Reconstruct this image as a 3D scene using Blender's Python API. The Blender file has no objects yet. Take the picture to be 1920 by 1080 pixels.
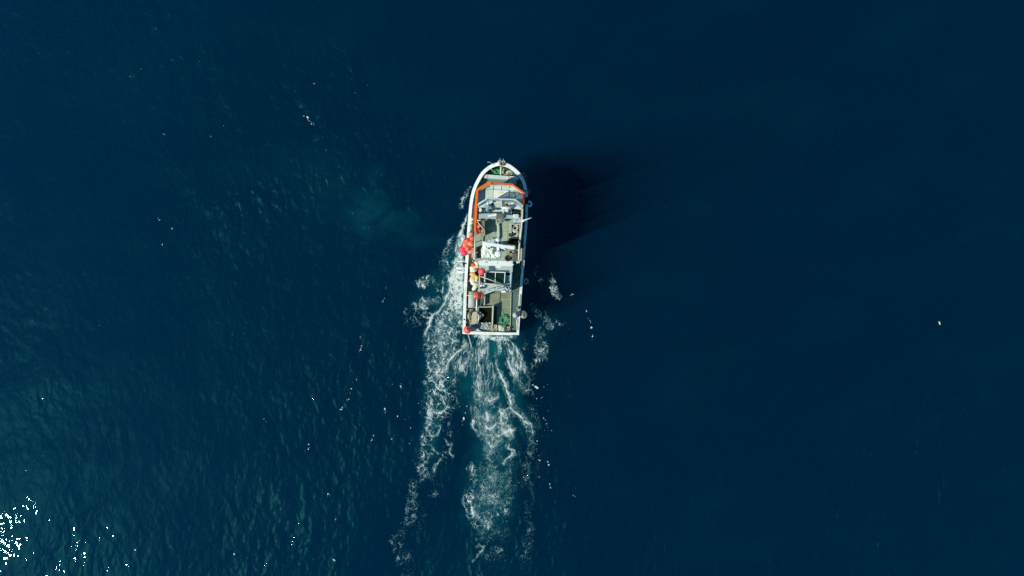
import bpy, bmesh, math, random
import numpy as np
from mathutils import Vector, Matrix

sc = bpy.context.scene
R = math.radians
random.seed(7)

# ---------------------------------------------------------------- camera: a drone straight above the sea
CAM_H = 58.0
HALF_W = 43.5
cam_d = bpy.data.cameras.new('camera')
cam_d.sensor_width = 36.0
cam_d.lens = 18.0 * CAM_H / HALF_W
cam_d.clip_end = 20000
cam = bpy.data.objects.new('camera', cam_d)
cam.location = (0, 0, CAM_H)
sc.collection.objects.link(cam)
sc.camera = cam

# ---------------------------------------------------------------- sky and sun
SUN_EL = 45.0
SUN_X, SUN_Y = -0.915, -0.405           # towards the sun, in plan
world = bpy.data.worlds.new('World')
sc.world = world
world.use_nodes = True
wn = world.node_tree
bg = wn.nodes['Background']
sky = wn.nodes.new('ShaderNodeTexSky')
sky.sky_type = 'NISHITA'
sky.sun_disc = False
sky.sun_elevation = R(SUN_EL)
sky.sun_rotation = math.atan2(SUN_X, SUN_Y)
tint = wn.nodes.new('ShaderNodeMix')            # a clear maritime sky, poor in red
tint.data_type = 'RGBA'; tint.blend_type = 'MULTIPLY'; tint.inputs[0].default_value = 1.0
tint.inputs[7].default_value = (.36, .92, 1.0, 1)
wn.links.new(sky.outputs[0], tint.inputs[6])
wn.links.new(tint.outputs[2], bg.inputs[0])
sky.ozone_density = 4.0
sky.dust_density = 0.1
bg.inputs[1].default_value = 0.09
sun_d = bpy.data.lights.new('sun', 'SUN')
sun_d.energy = 4.2
sun_d.angle = R(0.5)
sun_d.color = (1.0, 0.975, 0.82)
sun = bpy.data.objects.new('sun', sun_d)
ce = math.cos(R(SUN_EL))
to_sun = Vector((SUN_X * ce, SUN_Y * ce, math.sin(R(SUN_EL)))).normalized()
sun.rotation_euler = to_sun.to_track_quat('Z', 'Y').to_euler()
sun.location = to_sun * 80
sc.collection.objects.link(sun)
sc.view_settings.view_transform = 'Standard'
sc.view_settings.look = 'None'
sc.view_settings.exposure = 0.0
sc.view_settings.gamma = 1.0
sc.cycles.use_denoising = False
sc.cycles.volume_bounces = 0
sc.cycles.max_bounces = 8
sc.cycles.transparent_max_bounces = 12
sc.cycles.sample_clamp_indirect = 4.0

# ---------------------------------------------------------------- helpers
S = HALF_W * 2 / 1920.0


def P(px, py, z=0.0):
    """plan position, at height z, of a point read off the 1920 x 1080 photograph"""
    k = S * (CAM_H - z) / CAM_H
    return Vector(((px - 960) * k, (540 - py) * k, z))


_mats = {}


def mat(name, col, rough=.5, var=.12, scale=6.0, metal=0.0, spec=.5, bump=0.0, bscale=40.0, dirt=None, dirt_amt=.0, trans=0.0, ior=1.45):
    if name in _mats:
        return _mats[name]
    m = bpy.data.materials.new(name)
    m.use_nodes = True
    nt = m.node_tree; N = nt.nodes; L = nt.links
    b = N['Principled BSDF']
    tc = N.new('ShaderNodeTexCoord')
    n = N.new('ShaderNodeTexNoise'); n.inputs['Scale'].default_value = scale; n.inputs['Detail'].default_value = 5
    L.new(tc.outputs['Object'], n.inputs['Vector'])
    mp = N.new('ShaderNodeMapRange')
    mp.inputs[1].default_value = .25; mp.inputs[2].default_value = .75
    mp.inputs[3].default_value = 1 - var; mp.inputs[4].default_value = 1 + var
    L.new(n.outputs['Fac'], mp.inputs[0])
    mul = N.new('ShaderNodeMix'); mul.data_type = 'RGBA'; mul.blend_type = 'MULTIPLY'; mul.inputs[0].default_value = 1
    mul.inputs[6].default_value = (*col, 1)
    L.new(mp.outputs[0], mul.inputs[7])
    out = mul.outputs[2]
    if dirt:
        n2 = N.new('ShaderNodeTexNoise'); n2.inputs['Scale'].default_value = scale * .55; n2.inputs['Detail'].default_value = 8
        n2.inputs['Roughness'].default_value = .7
        L.new(tc.outputs['Object'], n2.inputs['Vector'])
        m2 = N.new('ShaderNodeMapRange'); m2.inputs[1].default_value = .5; m2.inputs[2].default_value = .68
        m2.inputs[4].default_value = dirt_amt
        L.new(n2.outputs['Fac'], m2.inputs[0])
        mx = N.new('ShaderNodeMix'); mx.data_type = 'RGBA'
        L.new(m2.outputs[0], mx.inputs[0]); L.new(out, mx.inputs[6]); mx.inputs[7].default_value = (*dirt, 1)
        out = mx.outputs[2]
    L.new(out, b.inputs['Base Color'])
    b.inputs['Roughness'].default_value = rough
    b.inputs['Metallic'].default_value = metal
    b.inputs['Specular IOR Level'].default_value = spec
    b.inputs['IOR'].default_value = ior
    if trans:
        b.inputs['Transmission Weight'].default_value = trans
    if bump:
        n3 = N.new('ShaderNodeTexNoise'); n3.inputs['Scale'].default_value = bscale; n3.inputs['Detail'].default_value = 4
        L.new(tc.outputs['Object'], n3.inputs['Vector'])
        bm_ = N.new('ShaderNodeBump'); bm_.inputs['Strength'].default_value = 1; bm_.inputs['Distance'].default_value = bump
        L.new(n3.outputs['Fac'], bm_.inputs['Height']); L.new(bm_.outputs[0], b.inputs['Normal'])
    _mats[name] = m
    return m


def tag(o, label=None, cat=None, group=None, kind=None):
    if label: o['label'] = label
    if cat: o['category'] = cat
    if group: o['group'] = group
    if kind: o['kind'] = kind
    return o


def thing(name, label, cat, loc, group=None):
    o = bpy.data.objects.new(name, None)
    o.empty_display_size = .2
    o.location = loc
    sc.collection.objects.link(o)
    return tag(o, label, cat, group)


def base_of(o):
    v = Vector((0, 0, 0))
    while o is not None:
        v = v + o.location
        o = o.parent
    return v


class MB:
    """collects faces in world coordinates; build() links them as ONE mesh object"""

    def __init__(self):
        self.v = []; self.f = []; self.sm = []; self.mi = []; self.cur = 0

    def add(self, vs, fs, smooth=False):
        n = len(self.v)
        self.v += [Vector(q) for q in vs]
        for f in fs:
            self.f.append([i + n for i in f]); self.sm.append(smooth); self.mi.append(self.cur)

    def prism(self, pts, z1, z0, px=True, top=None, taper=0.0):
        """vertical prism over a polygon read off the photograph at height z1"""
        a = [P(x, y, z1) for x, y in pts] if px else [Vector((x, y, z1)) for x, y in pts]
        if sum(a[i].x * a[(i + 1) % len(a)].y - a[(i + 1) % len(a)].x * a[i].y for i in range(len(a))) < 0:
            a.reverse()
        c = sum(a, Vector()) / len(a)
        b = []
        for q in a:
            d = (q - c) * (1 + taper) + c
            b.append(Vector((d.x, d.y, z0)))
        n = len(a)
        self.add(a + b, [list(range(n)), list(range(2 * n - 1, n - 1, -1))] + [[i, n + i, n + (i + 1) % n, (i + 1) % n] for i in range(n)])
        return self

    def box(self, c, sx, sy, sz, rz=0.0, tilt=None):
        """box centred on c"""
        M = Matrix.Rotation(rz, 4, 'Z')
        if tilt:
            M = M @ Matrix.Rotation(tilt[0], 4, 'X') @ Matrix.Rotation(tilt[1], 4, 'Y')
        vs = [Vector(c) + M @ Vector((x * sx / 2, y * sy / 2, z * sz / 2)) for z in (-1, 1) for y in (-1, 1) for x in (-1, 1)]
        self.add(vs, [[0, 2, 3, 1], [4, 5, 7, 6], [0, 1, 5, 4], [2, 6, 7, 3], [0, 4, 6, 2], [1, 3, 7, 5]])
        return self

    def tube(self, pts, r, n=8, r2=None, closed=False, cap=True):
        pts = [Vector(p) for p in pts]
        m = len(pts); vs = []; up = Vector((0, 0, 1))
        prev = None
        for i, p in enumerate(pts):
            if closed:
                t = (pts[(i + 1) % m] - pts[i - 1]).normalized()
            else:
                t = (pts[min(i + 1, m - 1)] - pts[max(i - 1, 0)]).normalized()
            if prev is None:
                a = t.cross(up)
                if a.length < .1: a = t.cross(Vector((1, 0, 0)))
            else:
                a = prev - t * prev.dot(t)
                if a.length < 1e-4: a = t.cross(up)
            a.normalize(); prev = a
            b = t.cross(a)
            rr = r if r2 is None else r + (r2 - r) * i / max(1, m - 1)
            for k in range(n):
                an = 2 * math.pi * k / n
                vs.append(p + (a * math.cos(an) + b * math.sin(an)) * rr)
        fs = []
        for i in range(m if closed else m - 1):
            j = (i + 1) % m
            for k in range(n):
                fs.append([i * n + k, i * n + (k + 1) % n, j * n + (k + 1) % n, j * n + k])
        if not closed and cap:
            fs.append(list(range(n - 1, -1, -1))); fs.append([(m - 1) * n + k for k in range(n)])
        self.add(vs, fs, True)
        return self

    def lathe(self, prof, c, axis=(0, 0, 1), n=20):
        """profile [(radius, height)] turned about an axis through c"""
        ax = Vector(axis).normalized()
        q = ax.to_track_quat('Z', 'Y')
        vs = []
        for r, h in prof:
            for k in range(n):
                an = 2 * math.pi * k / n
                vs.append(Vector(c) + q @ Vector((r * math.cos(an), r * math.sin(an), h)))
        fs = []
        for i in range(len(prof) - 1):
            for k in range(n):
                fs.append([i * n + k, i * n + (k + 1) % n, (i + 1) * n + (k + 1) % n, (i + 1) * n + k])
        fs.append(list(range(n - 1, -1, -1))); fs.append([(len(prof) - 1) * n + k for k in range(n)])
        self.add(vs, fs, True)
        return self

    def ball(self, c, rx, ry=None, rz=None, n=16, m=10, rot=None):
        ry = ry or rx; rz = rz or rx
        vs = []; c = Vector(c)
        for i in range(m + 1):
            th = math.pi * i / m
            rr = max(math.sin(th), .02)
            for k in range(n):
                an = 2 * math.pi * k / n
                q = Vector((rr * math.cos(an) * rx, rr * math.sin(an) * ry, math.cos(th) * rz))
                if rot is not None: q = rot @ q
                vs.append(c + q)
        fs = []
        for i in range(m):
            for k in range(n):
                fs.append([i * n + k, (i + 1) * n + k, (i + 1) * n + (k + 1) % n, i * n + (k + 1) % n])
        fs.append(list(range(n))); fs.append([m * n + k for k in range(n - 1, -1, -1)])
        self.add(vs, fs, True)
        return self

    def torus(self, c, R_, r, axis=(0, 0, 1), n=24, m=10):
        q = Vector(axis).normalized().to_track_quat('Z', 'Y')
        pts = [Vector(c) + q @ Vector((R_ * math.cos(2 * math.pi * k / n), R_ * math.sin(2 * math.pi * k / n), 0)) for k in range(n)]
        return self.tube(pts, r, m, closed=True)

    def sheet(self, quad, z, amp, n=22, seed=1, ragged=.0, fold=7.0, drape=0.0, thick=.015):
        """a crumpled cloth lying over a quadrilateral of photo points (tl, tr, br, bl)"""
        tl, tr, br, bl = [P(x, y, z) for x, y in quad]
        u, v = np.meshgrid(np.linspace(0, 1, n), np.linspace(0, 1, n))
        nx = fold * u + 3.1 * seed; ny = fold * v + 1.7 * seed
        h = np.abs(fbm(nx, ny, seed, 4)) * 1.5 + .6 * np.abs(gnoise(nx * .5 + ny * .35, ny * .3, seed + 5))
        eu = fbm(nx * .7, ny * .7, seed + 11, 3) * ragged; ev = fbm(nx * .7, ny * .7, seed + 13, 3) * ragged
        edge = np.minimum(np.minimum(u, 1 - u), np.minimum(v, 1 - v))
        vs = []; vb = []
        for j in range(n):
            for i in range(n):
                a = min(1.1, max(-.1, u[j, i] + eu[j, i])); b = min(1.1, max(-.1, v[j, i] + ev[j, i]))
                p = (tl * (1 - a) + tr * a) * (1 - b) + (bl * (1 - a) + br * a) * b
                zz = z + amp * h[j, i] + drape * min(1, edge[j, i] * 4)
                vs.append(Vector((p.x, p.y, zz))); vb.append(Vector((p.x, p.y, zz - thick)))
        k = n * n
        fs = []; fb = []
        for j in range(n - 1):
            for i in range(n - 1):
                a = j * n + i
                fs.append([a, a + n, a + n + 1, a + 1]); fb.append([k + a, k + a + 1, k + a + n + 1, k + a + n])
        rim = [i for i in range(n)] + [j * n + n - 1 for j in range(1, n)] + [(n - 1) * n + i for i in range(n - 2, -1, -1)] + [j * n for j in range(n - 2, 0, -1)]
        fr = [[rim[i], rim[(i + 1) % len(rim)], k + rim[(i + 1) % len(rim)], k + rim[i]] for i in range(len(rim))]
        self.add(vs + vb, fs + fb + fr, True)
        return self

    def split(self, name, m, parent, bevel=0.0):
        """one object for each separate piece collected so far"""
        up = list(range(len(self.v)))

        def find(i):
            while up[i] != i:
                up[i] = up[up[i]]; i = up[i]
            return i
        for f in self.f:
            for i in f[1:]:
                up[find(i)] = find(f[0])
        sets = {}
        for k, f in enumerate(self.f):
            sets.setdefault(find(f[0]), []).append(k)
        for ks in sets.values():
            q = MB(); ids = sorted({i for k in ks for i in self.f[k]}); ix = {i: j for j, i in enumerate(ids)}
            q.v = [self.v[i] for i in ids]; q.f = [[ix[i] for i in self.f[k]] for k in ks]; q.sm = [self.sm[k] for k in ks]; q.mi = [0] * len(ks)
            q.build(name, m, parent, bevel=bevel)

    def build(self, name, m, parent=None, loc=None, bevel=0.0, mats=None):
        if loc is None:
            loc = base_of(parent) if parent is not None else Vector((0, 0, 0))
        loc = Vector(loc)
        me = bpy.data.meshes.new(name)
        me.from_pydata([tuple(v - loc) for v in self.v], [], self.f)
        me.polygons.foreach_set('use_smooth', self.sm)
        for q in (mats or [m]):
            me.materials.append(q)
        if mats:
            me.polygons.foreach_set('material_index', self.mi)
        me.update()
        o = bpy.data.objects.new(name, me)
        sc.collection.objects.link(o)
        if parent is not None:
            o.parent = parent
        else:
            o.location = loc
        if bevel:
            b = o.modifiers.new('bevel', 'BEVEL'); b.width = bevel; b.segments = 2; b.limit_method = 'ANGLE'; b.angle_limit = R(40)
        return o


def solo(mb, name, m, loc, label, cat, group=None, bevel=0.0, mats=None):
    return tag(mb.build(name, m, None, loc, bevel, mats), label, cat, group)


def copy_tree(o, parent=None):
    c = o.copy(); sc.collection.objects.link(c); c.parent = parent
    for ch in list(o.children):
        copy_tree(ch, c)
    return c


# ---------------------------------------------------------------- foam field (plan of the wake, numpy)
def _hash(ix, iy, seed):
    h = (ix.astype(np.int64) * 374761393 + iy.astype(np.int64) * 668265263 + seed * 974711) & 0xffffffff
    h = ((h ^ (h >> 13)) * 1274126177) & 0xffffffff
    h = (h ^ (h >> 16)) & 0xffffffff
    return h / 4294967295.0


def gnoise(x, y, seed):
    ix = np.floor(x); iy = np.floor(y)
    fx = x - ix; fy = y - iy
    u = fx * fx * fx * (fx * (fx * 6 - 15) + 10); v = fy * fy * fy * (fy * (fy * 6 - 15) + 10)
    def g(dx, dy):
        a = _hash(ix + dx, iy + dy, seed) * 6.2831853
        return np.cos(a) * (fx - dx) + np.sin(a) * (fy - dy)
    a = g(0, 0); b = g(1, 0); c = g(0, 1); d = g(1, 1)
    return 1.5 * ((a + (b - a) * u) * (1 - v) + (c + (d - c) * u) * v)


def fbm(x, y, seed, octv=4):
    s = 0; a = 0.5; f = 1.0
    for k in range(octv):
        s = s + a * gnoise(x * f, y * f, seed + 17 * k)
        a *= 0.5; f *= 2.03
    return s


def sstep(a, b, x):
    t = np.clip((x - a) / (b - a), 0, 1)
    return t * t * (3 - 2 * t)


# strokes: (kind, [(px, py, half width, strength) ...]); kinds: b = broken lacy foam, c = churned foam, l = crest line, a = milky aerated water
STROKES = [
    # bow wave along the left side
    ('c', [(885, 346, 1.5, .4), (880, 355, 2.5, .7), (876, 364, 3, .7), (870, 374, 3.5, .6), (864, 388, 2, .5)]),
    ('b', [(883, 352, 4, .7), (875, 364, 7, .8), (869, 376, 8, .7), (864, 388, 5, .6)]),
    ('c', [(877, 402, 1.5, .5), (872, 420, 2.5, .9), (866, 434, 4, .9), (862, 446, 8, .9)]),
    ('l', [(878, 400, 1.2, .8), (873, 414, 1.5, 1), (868, 426, 1.8, 1), (863, 440, 2, .9)]),
    ('c', [(866, 442, 8, 1.0), (861, 456, 9, 1.0), (860, 468, 10, .9), (862, 482, 11, 1.0), (860, 496, 13, 1.05), (856, 512, 15, 1.1), (855, 530, 17, 1.1), (856, 550, 17, 1.05), (854, 570, 18, 1.0)]),
    ('c', [(866, 500, 6, 1.0), (864, 540, 8, 1.0), (863, 590, 8, .8), (864, 618, 6, .6)]),
    ('b', [(845, 447, 7, .45), (846, 466, 12, .55), (838, 482, 12, .6), (834, 498, 13, .75), (836, 512, 11, .65)]),
    ('l', [(851, 444, 1.2, .6), (842, 452, 1.6, .8), (841, 461, 1.4, .7), (834, 468, 1.4, .7), (831, 480, 1.4, .6)]),
    ('b', [(830, 500, 8, .6), (825, 516, 9, .5), (832, 530, 8, .45)]),
    ('b', [(754, 531, 3, .55), (761, 521, 3, .45)]),
    ('b', [(778, 532, 6, .7), (790, 530, 11, .85), (806, 527, 11, .85), (820, 530, 8, .7), (818, 543, 6, .55)]),
    ('b', [(822, 562, 9, .85), (806, 567, 11, .95), (790, 572, 13, .95), (776, 576, 14, .7), (764, 582, 12, .5)]),
    ('b', [(772, 592, 13, .6), (786, 602, 13, .6), (770, 606, 12, .4), (796, 588, 9, .6)]),
    ('l', [(832, 534, 1.3, .8), (829, 548, 1.6, 1), (830, 552, 1.2, .8)]),
    ('l', [(846, 536, 1.2, .6), (842, 548, 1.5, .9), (836, 558, 1.8, 1), (833, 570, 1.6, 1), (825, 580, 1.5, 1), (812, 591, 1.5, 1), (806, 604, 1.6, 1), (799, 618, 1.5, 1), (797, 627, 2, .9)]),
    ('b', [(852, 545, 16, 1.05), (846, 575, 20, 1.0), (836, 605, 28, .98), (832, 635, 33, .94), (830, 660, 33, .92), (822, 690, 26, .9)]),
    ('b', [(810, 590, 8, .8), (803, 612, 9, .85), (802, 640, 10, .95), (803, 665, 9, .9), (806, 690, 10, .8)]),
    ('b', [(820, 688, 22, .92), (820, 712, 26, .95), (824, 735, 27, .94), (820, 760, 25, .88)]),
    ('l', [(871, 632, 1.6, .5), (871, 646, 2, .9), (864, 656, 2, .95), (852, 667, 1.8, 1), (844, 674, 1.7, 1), (838, 685, 1.8, 1), (836, 692, 2.5, .9), (828, 692, 2, .7)]),
    ('b', [(848, 712, 10, .6), (846, 735, 14, .6), (855, 752, 12, .5)]),
    ('l', [(818, 722, 2, .8), (822, 729, 2.4, .9), (834, 731, 1.8, .8)]),
    # left foam lane going aft
    ('c', [(812, 740, 6, .55), (808, 752, 7, .7), (808, 764, 6, .6), (806, 778, 8, .9), (806, 792, 9, .85), (802, 800, 6, .6)]),
    ('l', [(816, 736, 1.6, .8), (828, 745, 1.6, .9), (834, 756, 1.5, .9), (838, 764, 1.3, .8), (830, 772, 1.5, .9), (818, 774, 1.4, .8), (810, 770, 1.4, .7)]),
    ('l', [(803, 804, 1.3, .7), (808, 816, 1.4, .8), (815, 818, 1.2, .6), (822, 812, 1.4, .8), (826, 800, 1.3, .8), (816, 798, 1.1, .7)]),
    ('l', [(806, 832, 1.2, .6), (814, 842, 1.4, .8), (822, 850, 1.3, .7)]),
    ('l', [(834, 822, 1.2, .6), (838, 832, 1.5, .8), (848, 834, 1.4, .7), (841, 846, 1.5, .8), (850, 856, 1.5, .8)]),
    ('l', [(825, 862, 1.5, .8), (817, 872, 1.8, .9), (813, 884, 1.5, .8)]),
    ('b', [(812, 750, 16, .7), (812, 780, 15, .75), (806, 805, 14, .7), (803, 825, 14, .7), (800, 845, 15, .62), (795, 868, 15, .6), (792, 890, 13, .56), (790, 905, 9, .4)]),
    ('b', [(838, 765, 20, .5), (836, 790, 20, .55), (838, 812, 17, .5), (842, 840, 14, .38), (832, 865, 16, .34)]),
    ('b', [(778, 865, 9, .34), (775, 900, 12, .4), (784, 930, 18, .42), (775, 955, 16, .4), (760, 985, 14, .4), (745, 1015, 17, .5), (757, 1040, 14, .5), (752, 1068, 18, .5), (745, 1100, 18, .5)]),
    ('b', [(800, 915, 12, .36), (812, 925, 14, .3), (780, 965, 10, .3)]),
    # propeller wash and fan of streaks behind the stern
    ('c', [(882, 629, 3, .6), (896, 630, 4, .95), (908, 633, 7, .9), (916, 630, 4, 1.0), (928, 634, 7, 1.05), (938, 632, 5, 1.05), (950, 634, 8, 1.0), (968, 631, 3, .6)]),
    ('c', [(934, 634, 6, 1.05), (936, 647, 6, .95), (938, 656, 5, .75), (936, 666, 3, .5)]),
    ('w', [(872, 640, 6, .5), (884, 660, 18, .6), (868, 684, 22, .6), (853, 702, 15, .42), (846, 716, 10, .25)]),
    ('w', [(905, 635, 14, .55), (902, 660, 16, .6), (898, 690, 16, .6), (896, 715, 12, .6), (897, 745, 13, .7)]),
    ('w', [(950, 640, 10, .5), (960, 665, 16, .6), (972, 695, 18, .55), (984, 720, 14, .38), (990, 738, 10, .2)]),
    ('w', [(918, 690, 12, .5), (920, 720, 18, .62), (922, 745, 16, .6)]),
    ('l', [(884, 664, 2.5, .6), (874, 678, 4, .8), (864, 690, 3, .8), (858, 700, 1.6, .5)]),
    ('l', [(900, 640, 1.5, .5), (898, 655, 2, .6), (890, 672, 2, .6)]),
    ('l', [(911, 638, 2, .5), (906, 660, 2, .6), (897, 680, 2, .7), (900, 690, 1.5, .6), (896, 705, 2, .7), (897, 725, 2.5, .85), (898, 738, 4, .9), (903, 748, 1.5, .5)]),
    ('l', [(929, 645, 1.2, .4), (930, 675, 1.8, .7), (933, 690, 2, .8), (940, 704, 2.6, .95), (946, 718, 2.6, 1), (950, 730, 2.6, 1), (955, 742, 3, 1), (958, 755, 3, .95), (958, 766, 2.4, .8)]),
    ('l', [(950, 636, 1.4, .7), (955, 656, 1.4, .8), (962, 672, 1.5, .75), (974, 692, 1.3, .6), (979, 712, 1, .5)]),
    ('l', [(956, 638, 1.2, .6), (968, 654, 2.2, .8), (977, 668, 2.4, .8), (983, 682, 1.7, .7), (990, 698, 1.5, .55)]),
    ('l', [(951, 674, 2, .7), (956, 688, 3, .9), (962, 697, 3, .85), (963, 710, 1.6, .7), (965, 720, 1.2, .5)]),
    ('l', [(903, 700, 1.1, .7), (904, 715, 1.2, .6), (901, 728, 1, .5)]),
    ('l', [(912, 745, 1.6, .5), (918, 752, 3, .9), (930, 746, 2, .8), (936, 738, 1.5, .6)]),
    # swirls further aft
    ('w', [(900, 755, 16, .65), (905, 780, 22, .8), (920, 805, 26, .8), (925, 825, 24, .7)]),
    ('w', [(945, 770, 14, .5), (945, 800, 18, .7), (955, 815, 14, .7)]),
    ('l', [(888, 788, 2.4, .9), (886, 796, 2, .9), (891, 806, 2, .8), (898, 815, 2, .6)]),
    ('l', [(884, 755, 1.2, .5), (883, 770, 1.3, .6), (886, 782, 1.2, .5)]),
    ('l', [(907, 794, 2, .7), (914, 803, 2.4, 1), (924, 802, 2.4, 1), (931, 794, 1.6, .7)]),
    ('l', [(912, 774, 3, .9), (914, 782, 4, 1), (916, 790, 3, .7)]),
    ('l', [(937, 772, 2.4, .8), (940, 782, 2.6, .9), (941, 796, 2, .7)]),
    ('l', [(938, 768, 1.8, .8), (948, 769, 1.6, .7), (956, 764, 1.8, .8)]),
    ('l', [(900, 812, 2, .5), (915, 816, 2.4, .7), (930, 820, 2, .6), (944, 812, 2.5, .8), (958, 805, 4, .9), (964, 806, 3, .8)]),
    ('l', [(958, 764, 2.6, .9), (966, 774, 2.8, .95), (977, 782, 3, .9), (986, 790, 2.6, .9), (996, 798, 2.2, .85), (1002, 812, 1.4, .6)]),
    ('b', [(964, 760, 8, .7), (980, 782, 10, .75), (992, 800, 12, .75), (996, 822, 10, .6), (997, 845, 11, .5), (990, 870, 12, .48)]),
    ('w', [(925, 825, 22, .62), (925, 850, 26, .5), (922, 880, 30, .52), (920, 910, 36, .55), (918, 935, 34, .6)]),
    ('b', [(955, 830, 9, .7), (958, 850, 10, .75), (948, 868, 14, .7), (968, 872, 10, .5)]),
    ('l', [(953, 830, 1.3, .7), (954, 841, 1.8, .9), (963, 842, 1.5, .8), (966, 852, 1.5, .8), (954, 856, 1.6, .8), (945, 868, 1.8, .8)]),
    ('b', [(890, 862, 12, .42), (884, 880, 12, .55), (888, 900, 14, .5), (880, 925, 12, .6), (876, 945, 11, .7), (884, 962, 13, .75), (895, 978, 14, .7), (912, 984, 12, .8), (930, 970, 13, .65), (948, 950, 12, .6), (960, 935, 8, .6)]),
    ('w', [(905, 960, 24, .6), (915, 978, 18, .65)]),
    ('l', [(882, 936, 1.6, .6), (884, 950, 2, .85), (888, 962, 2, .8), (896, 970, 2, .7)]),
    ('l', [(868, 935, 1.2, .5), (873, 955, 1.4, .7), (880, 972, 1.4, .6)]),
    ('l', [(893, 1011, 1.6, .6), (905, 1010, 1.3, .5), (915, 1005, 1.2, .4), (930, 998, 1, .4)]),
    ('l', [(886, 1050, 1.4, .7), (892, 1044, 1.3, .6), (902, 1036, 2, .8), (907, 1024, 1.6, .8), (899, 1020, 1.3, .7), (890, 1028, 1, .5)]),
    ('b', [(920, 1008, 8, .42), (935, 1015, 6, .36), (930, 1030, 9, .4), (950, 1028, 4, .35)]),
    ('b', [(900, 1062, 14, .42), (905, 1090, 16, .4), (935, 1075, 9, .25)]),
    ('v', [(992, 850, 9, .5), (984, 890, 11, .45), (980, 925, 11, .36), (985, 955, 11, .42), (994, 990, 12, .55), (990, 1015, 12, .42), (982, 1045, 11, .4), (980, 1090, 12, .38)]),
    ('v', [(968, 905, 10, .5), (960, 930, 10, .45)]),
    # broken foam on the right side
    ('b', [(1032, 512, 4, .6), (1036, 528, 7, .85), (1040, 545, 8, .85), (1046, 556, 7, .75)]),
    ('b', [(1000, 490, 6, .26), (1006, 510, 7, .3), (1015, 525, 8, .26)]),
    ('s', [(997, 450, 4, .3), (1003, 480, 5, .3), (1006, 510, 6, .34)]),
    ('s', [(996, 572, 9, .5), (1004, 580, 10, .6), (1012, 594, 8, .5)]),
    ('b', [(1022, 588, 6, .7), (1026, 602, 9, .85), (1034, 612, 8, .75), (1044, 602, 10, .5), (1058, 604, 10, .55), (1066, 612, 9, .5)]),
    ('b', [(1012, 616, 8, .6), (1014, 630, 12, .7), (1010, 648, 14, .7), (1012, 668, 14, .72), (1002, 682, 12, .5)]),
    ('b', [(1022, 645, 8, .75), (1025, 662, 7, .75), (1026, 676, 6, .6)]),
    ('b', [(985, 640, 8, .38), (990, 660, 8, .3), (1000, 700, 10, .3), (985, 730, 12, .4), (1000, 745, 8, .3)]),
    ('b', [(815, 700, 38, .42), (820, 760, 36, .42), (815, 830, 34, .36), (800, 890, 30, .34), (785, 950, 26, .3)]),
    ('b', [(945, 690, 40, .3), (940, 760, 44, .34), (940, 840, 48, .36), (930, 920, 52, .36), (925, 985, 40, .3)]),
    ('v', [(1000, 760, 14, .34), (1000, 850, 16, .32), (992, 940, 18, .3), (988, 1020, 16, .3), (984, 1090, 16, .28)]),
    ('v', [(795, 880, 20, .34), (780, 960, 22, .3), (765, 1040, 24, .32), (755, 1090, 20, .3)]),
    ('v', [(940, 880, 34, .42), (930, 960, 34, .4), (925, 1050, 34, .3)]),
    # milky water
    ('a', [(858, 440, 8, .4), (852, 480, 18, .6), (846, 530, 24, .75), (840, 590, 34, .7), (830, 650, 36, .6), (822, 720, 30, .5), (812, 790, 20, .45), (800, 860, 20, .25)]),
    ('a', [(925, 632, 45, .9), (915, 670, 55, .85), (905, 720, 55, .65), (920, 775, 40, .85), (930, 820, 36, .8), (925, 860, 42, .55), (918, 910, 48, .55), (915, 960, 42, .5), (910, 985, 28, .3)]),
    ('a', [(955, 640, 20, .6), (970, 690, 22, .5), (960, 755, 18, .5), (985, 790, 18, .4), (995, 830, 12, .25)]),
    ('a', [(800, 565, 28, .25), (820, 520, 16, .3)]),
    ('a', [(1025, 605, 24, .12), (1012, 650, 20, .12)]),
]


def stroke_field(X, Y, kind, grow=1.0):
    x0, y0 = X[0, 0], Y[0, 0]; st = X[0, 1] - X[0, 0]
    F = np.zeros_like(X)
    wx = 5 * fbm(X / 16, Y / 16, 5, 3); wy = 5 * fbm(X / 16, Y / 16, 9, 3)
    if kind == 'l':
        wx = 0.8 * wx + .7 * gnoise(X / 6, Y / 6, 77); wy = 0.8 * wy
    for k, pts in STROKES:
        if k != kind:
            continue
        for (ax, ay, aw, ad), (bx, by, bw, bd) in zip(pts[:-1], pts[1:]):
            aw, bw = aw * grow, bw * grow
            m = max(aw, bw) * 1.7 + 8
            i0 = max(0, int((min(ax, bx) - m - x0) / st)); i1 = min(X.shape[1], int((max(ax, bx) + m - x0) / st) + 1)
            j0 = max(0, int((min(ay, by) - m - y0) / st)); j1 = min(X.shape[0], int((max(ay, by) + m - y0) / st) + 1)
            if i0 >= i1 or j0 >= j1:
                continue
            sx = X[j0:j1, i0:i1] + wx[j0:j1, i0:i1]; sy = Y[j0:j1, i0:i1] + wy[j0:j1, i0:i1]
            dx, dy = bx - ax, by - ay
            t = np.clip(((sx - ax) * dx + (sy - ay) * dy) / (dx * dx + dy * dy), 0, 1)
            d = np.hypot(sx - ax - t * dx, sy - ay - t * dy) / (aw + (bw - aw) * t)
            v = (ad + (bd - ad) * t) * (1 - sstep(0.35, 1.45, d))
            F[j0:j1, i0:i1] = np.maximum(F[j0:j1, i0:i1], v)
    return F


def ridge(n, w):
    return np.exp(-(n / w) ** 2)


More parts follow.
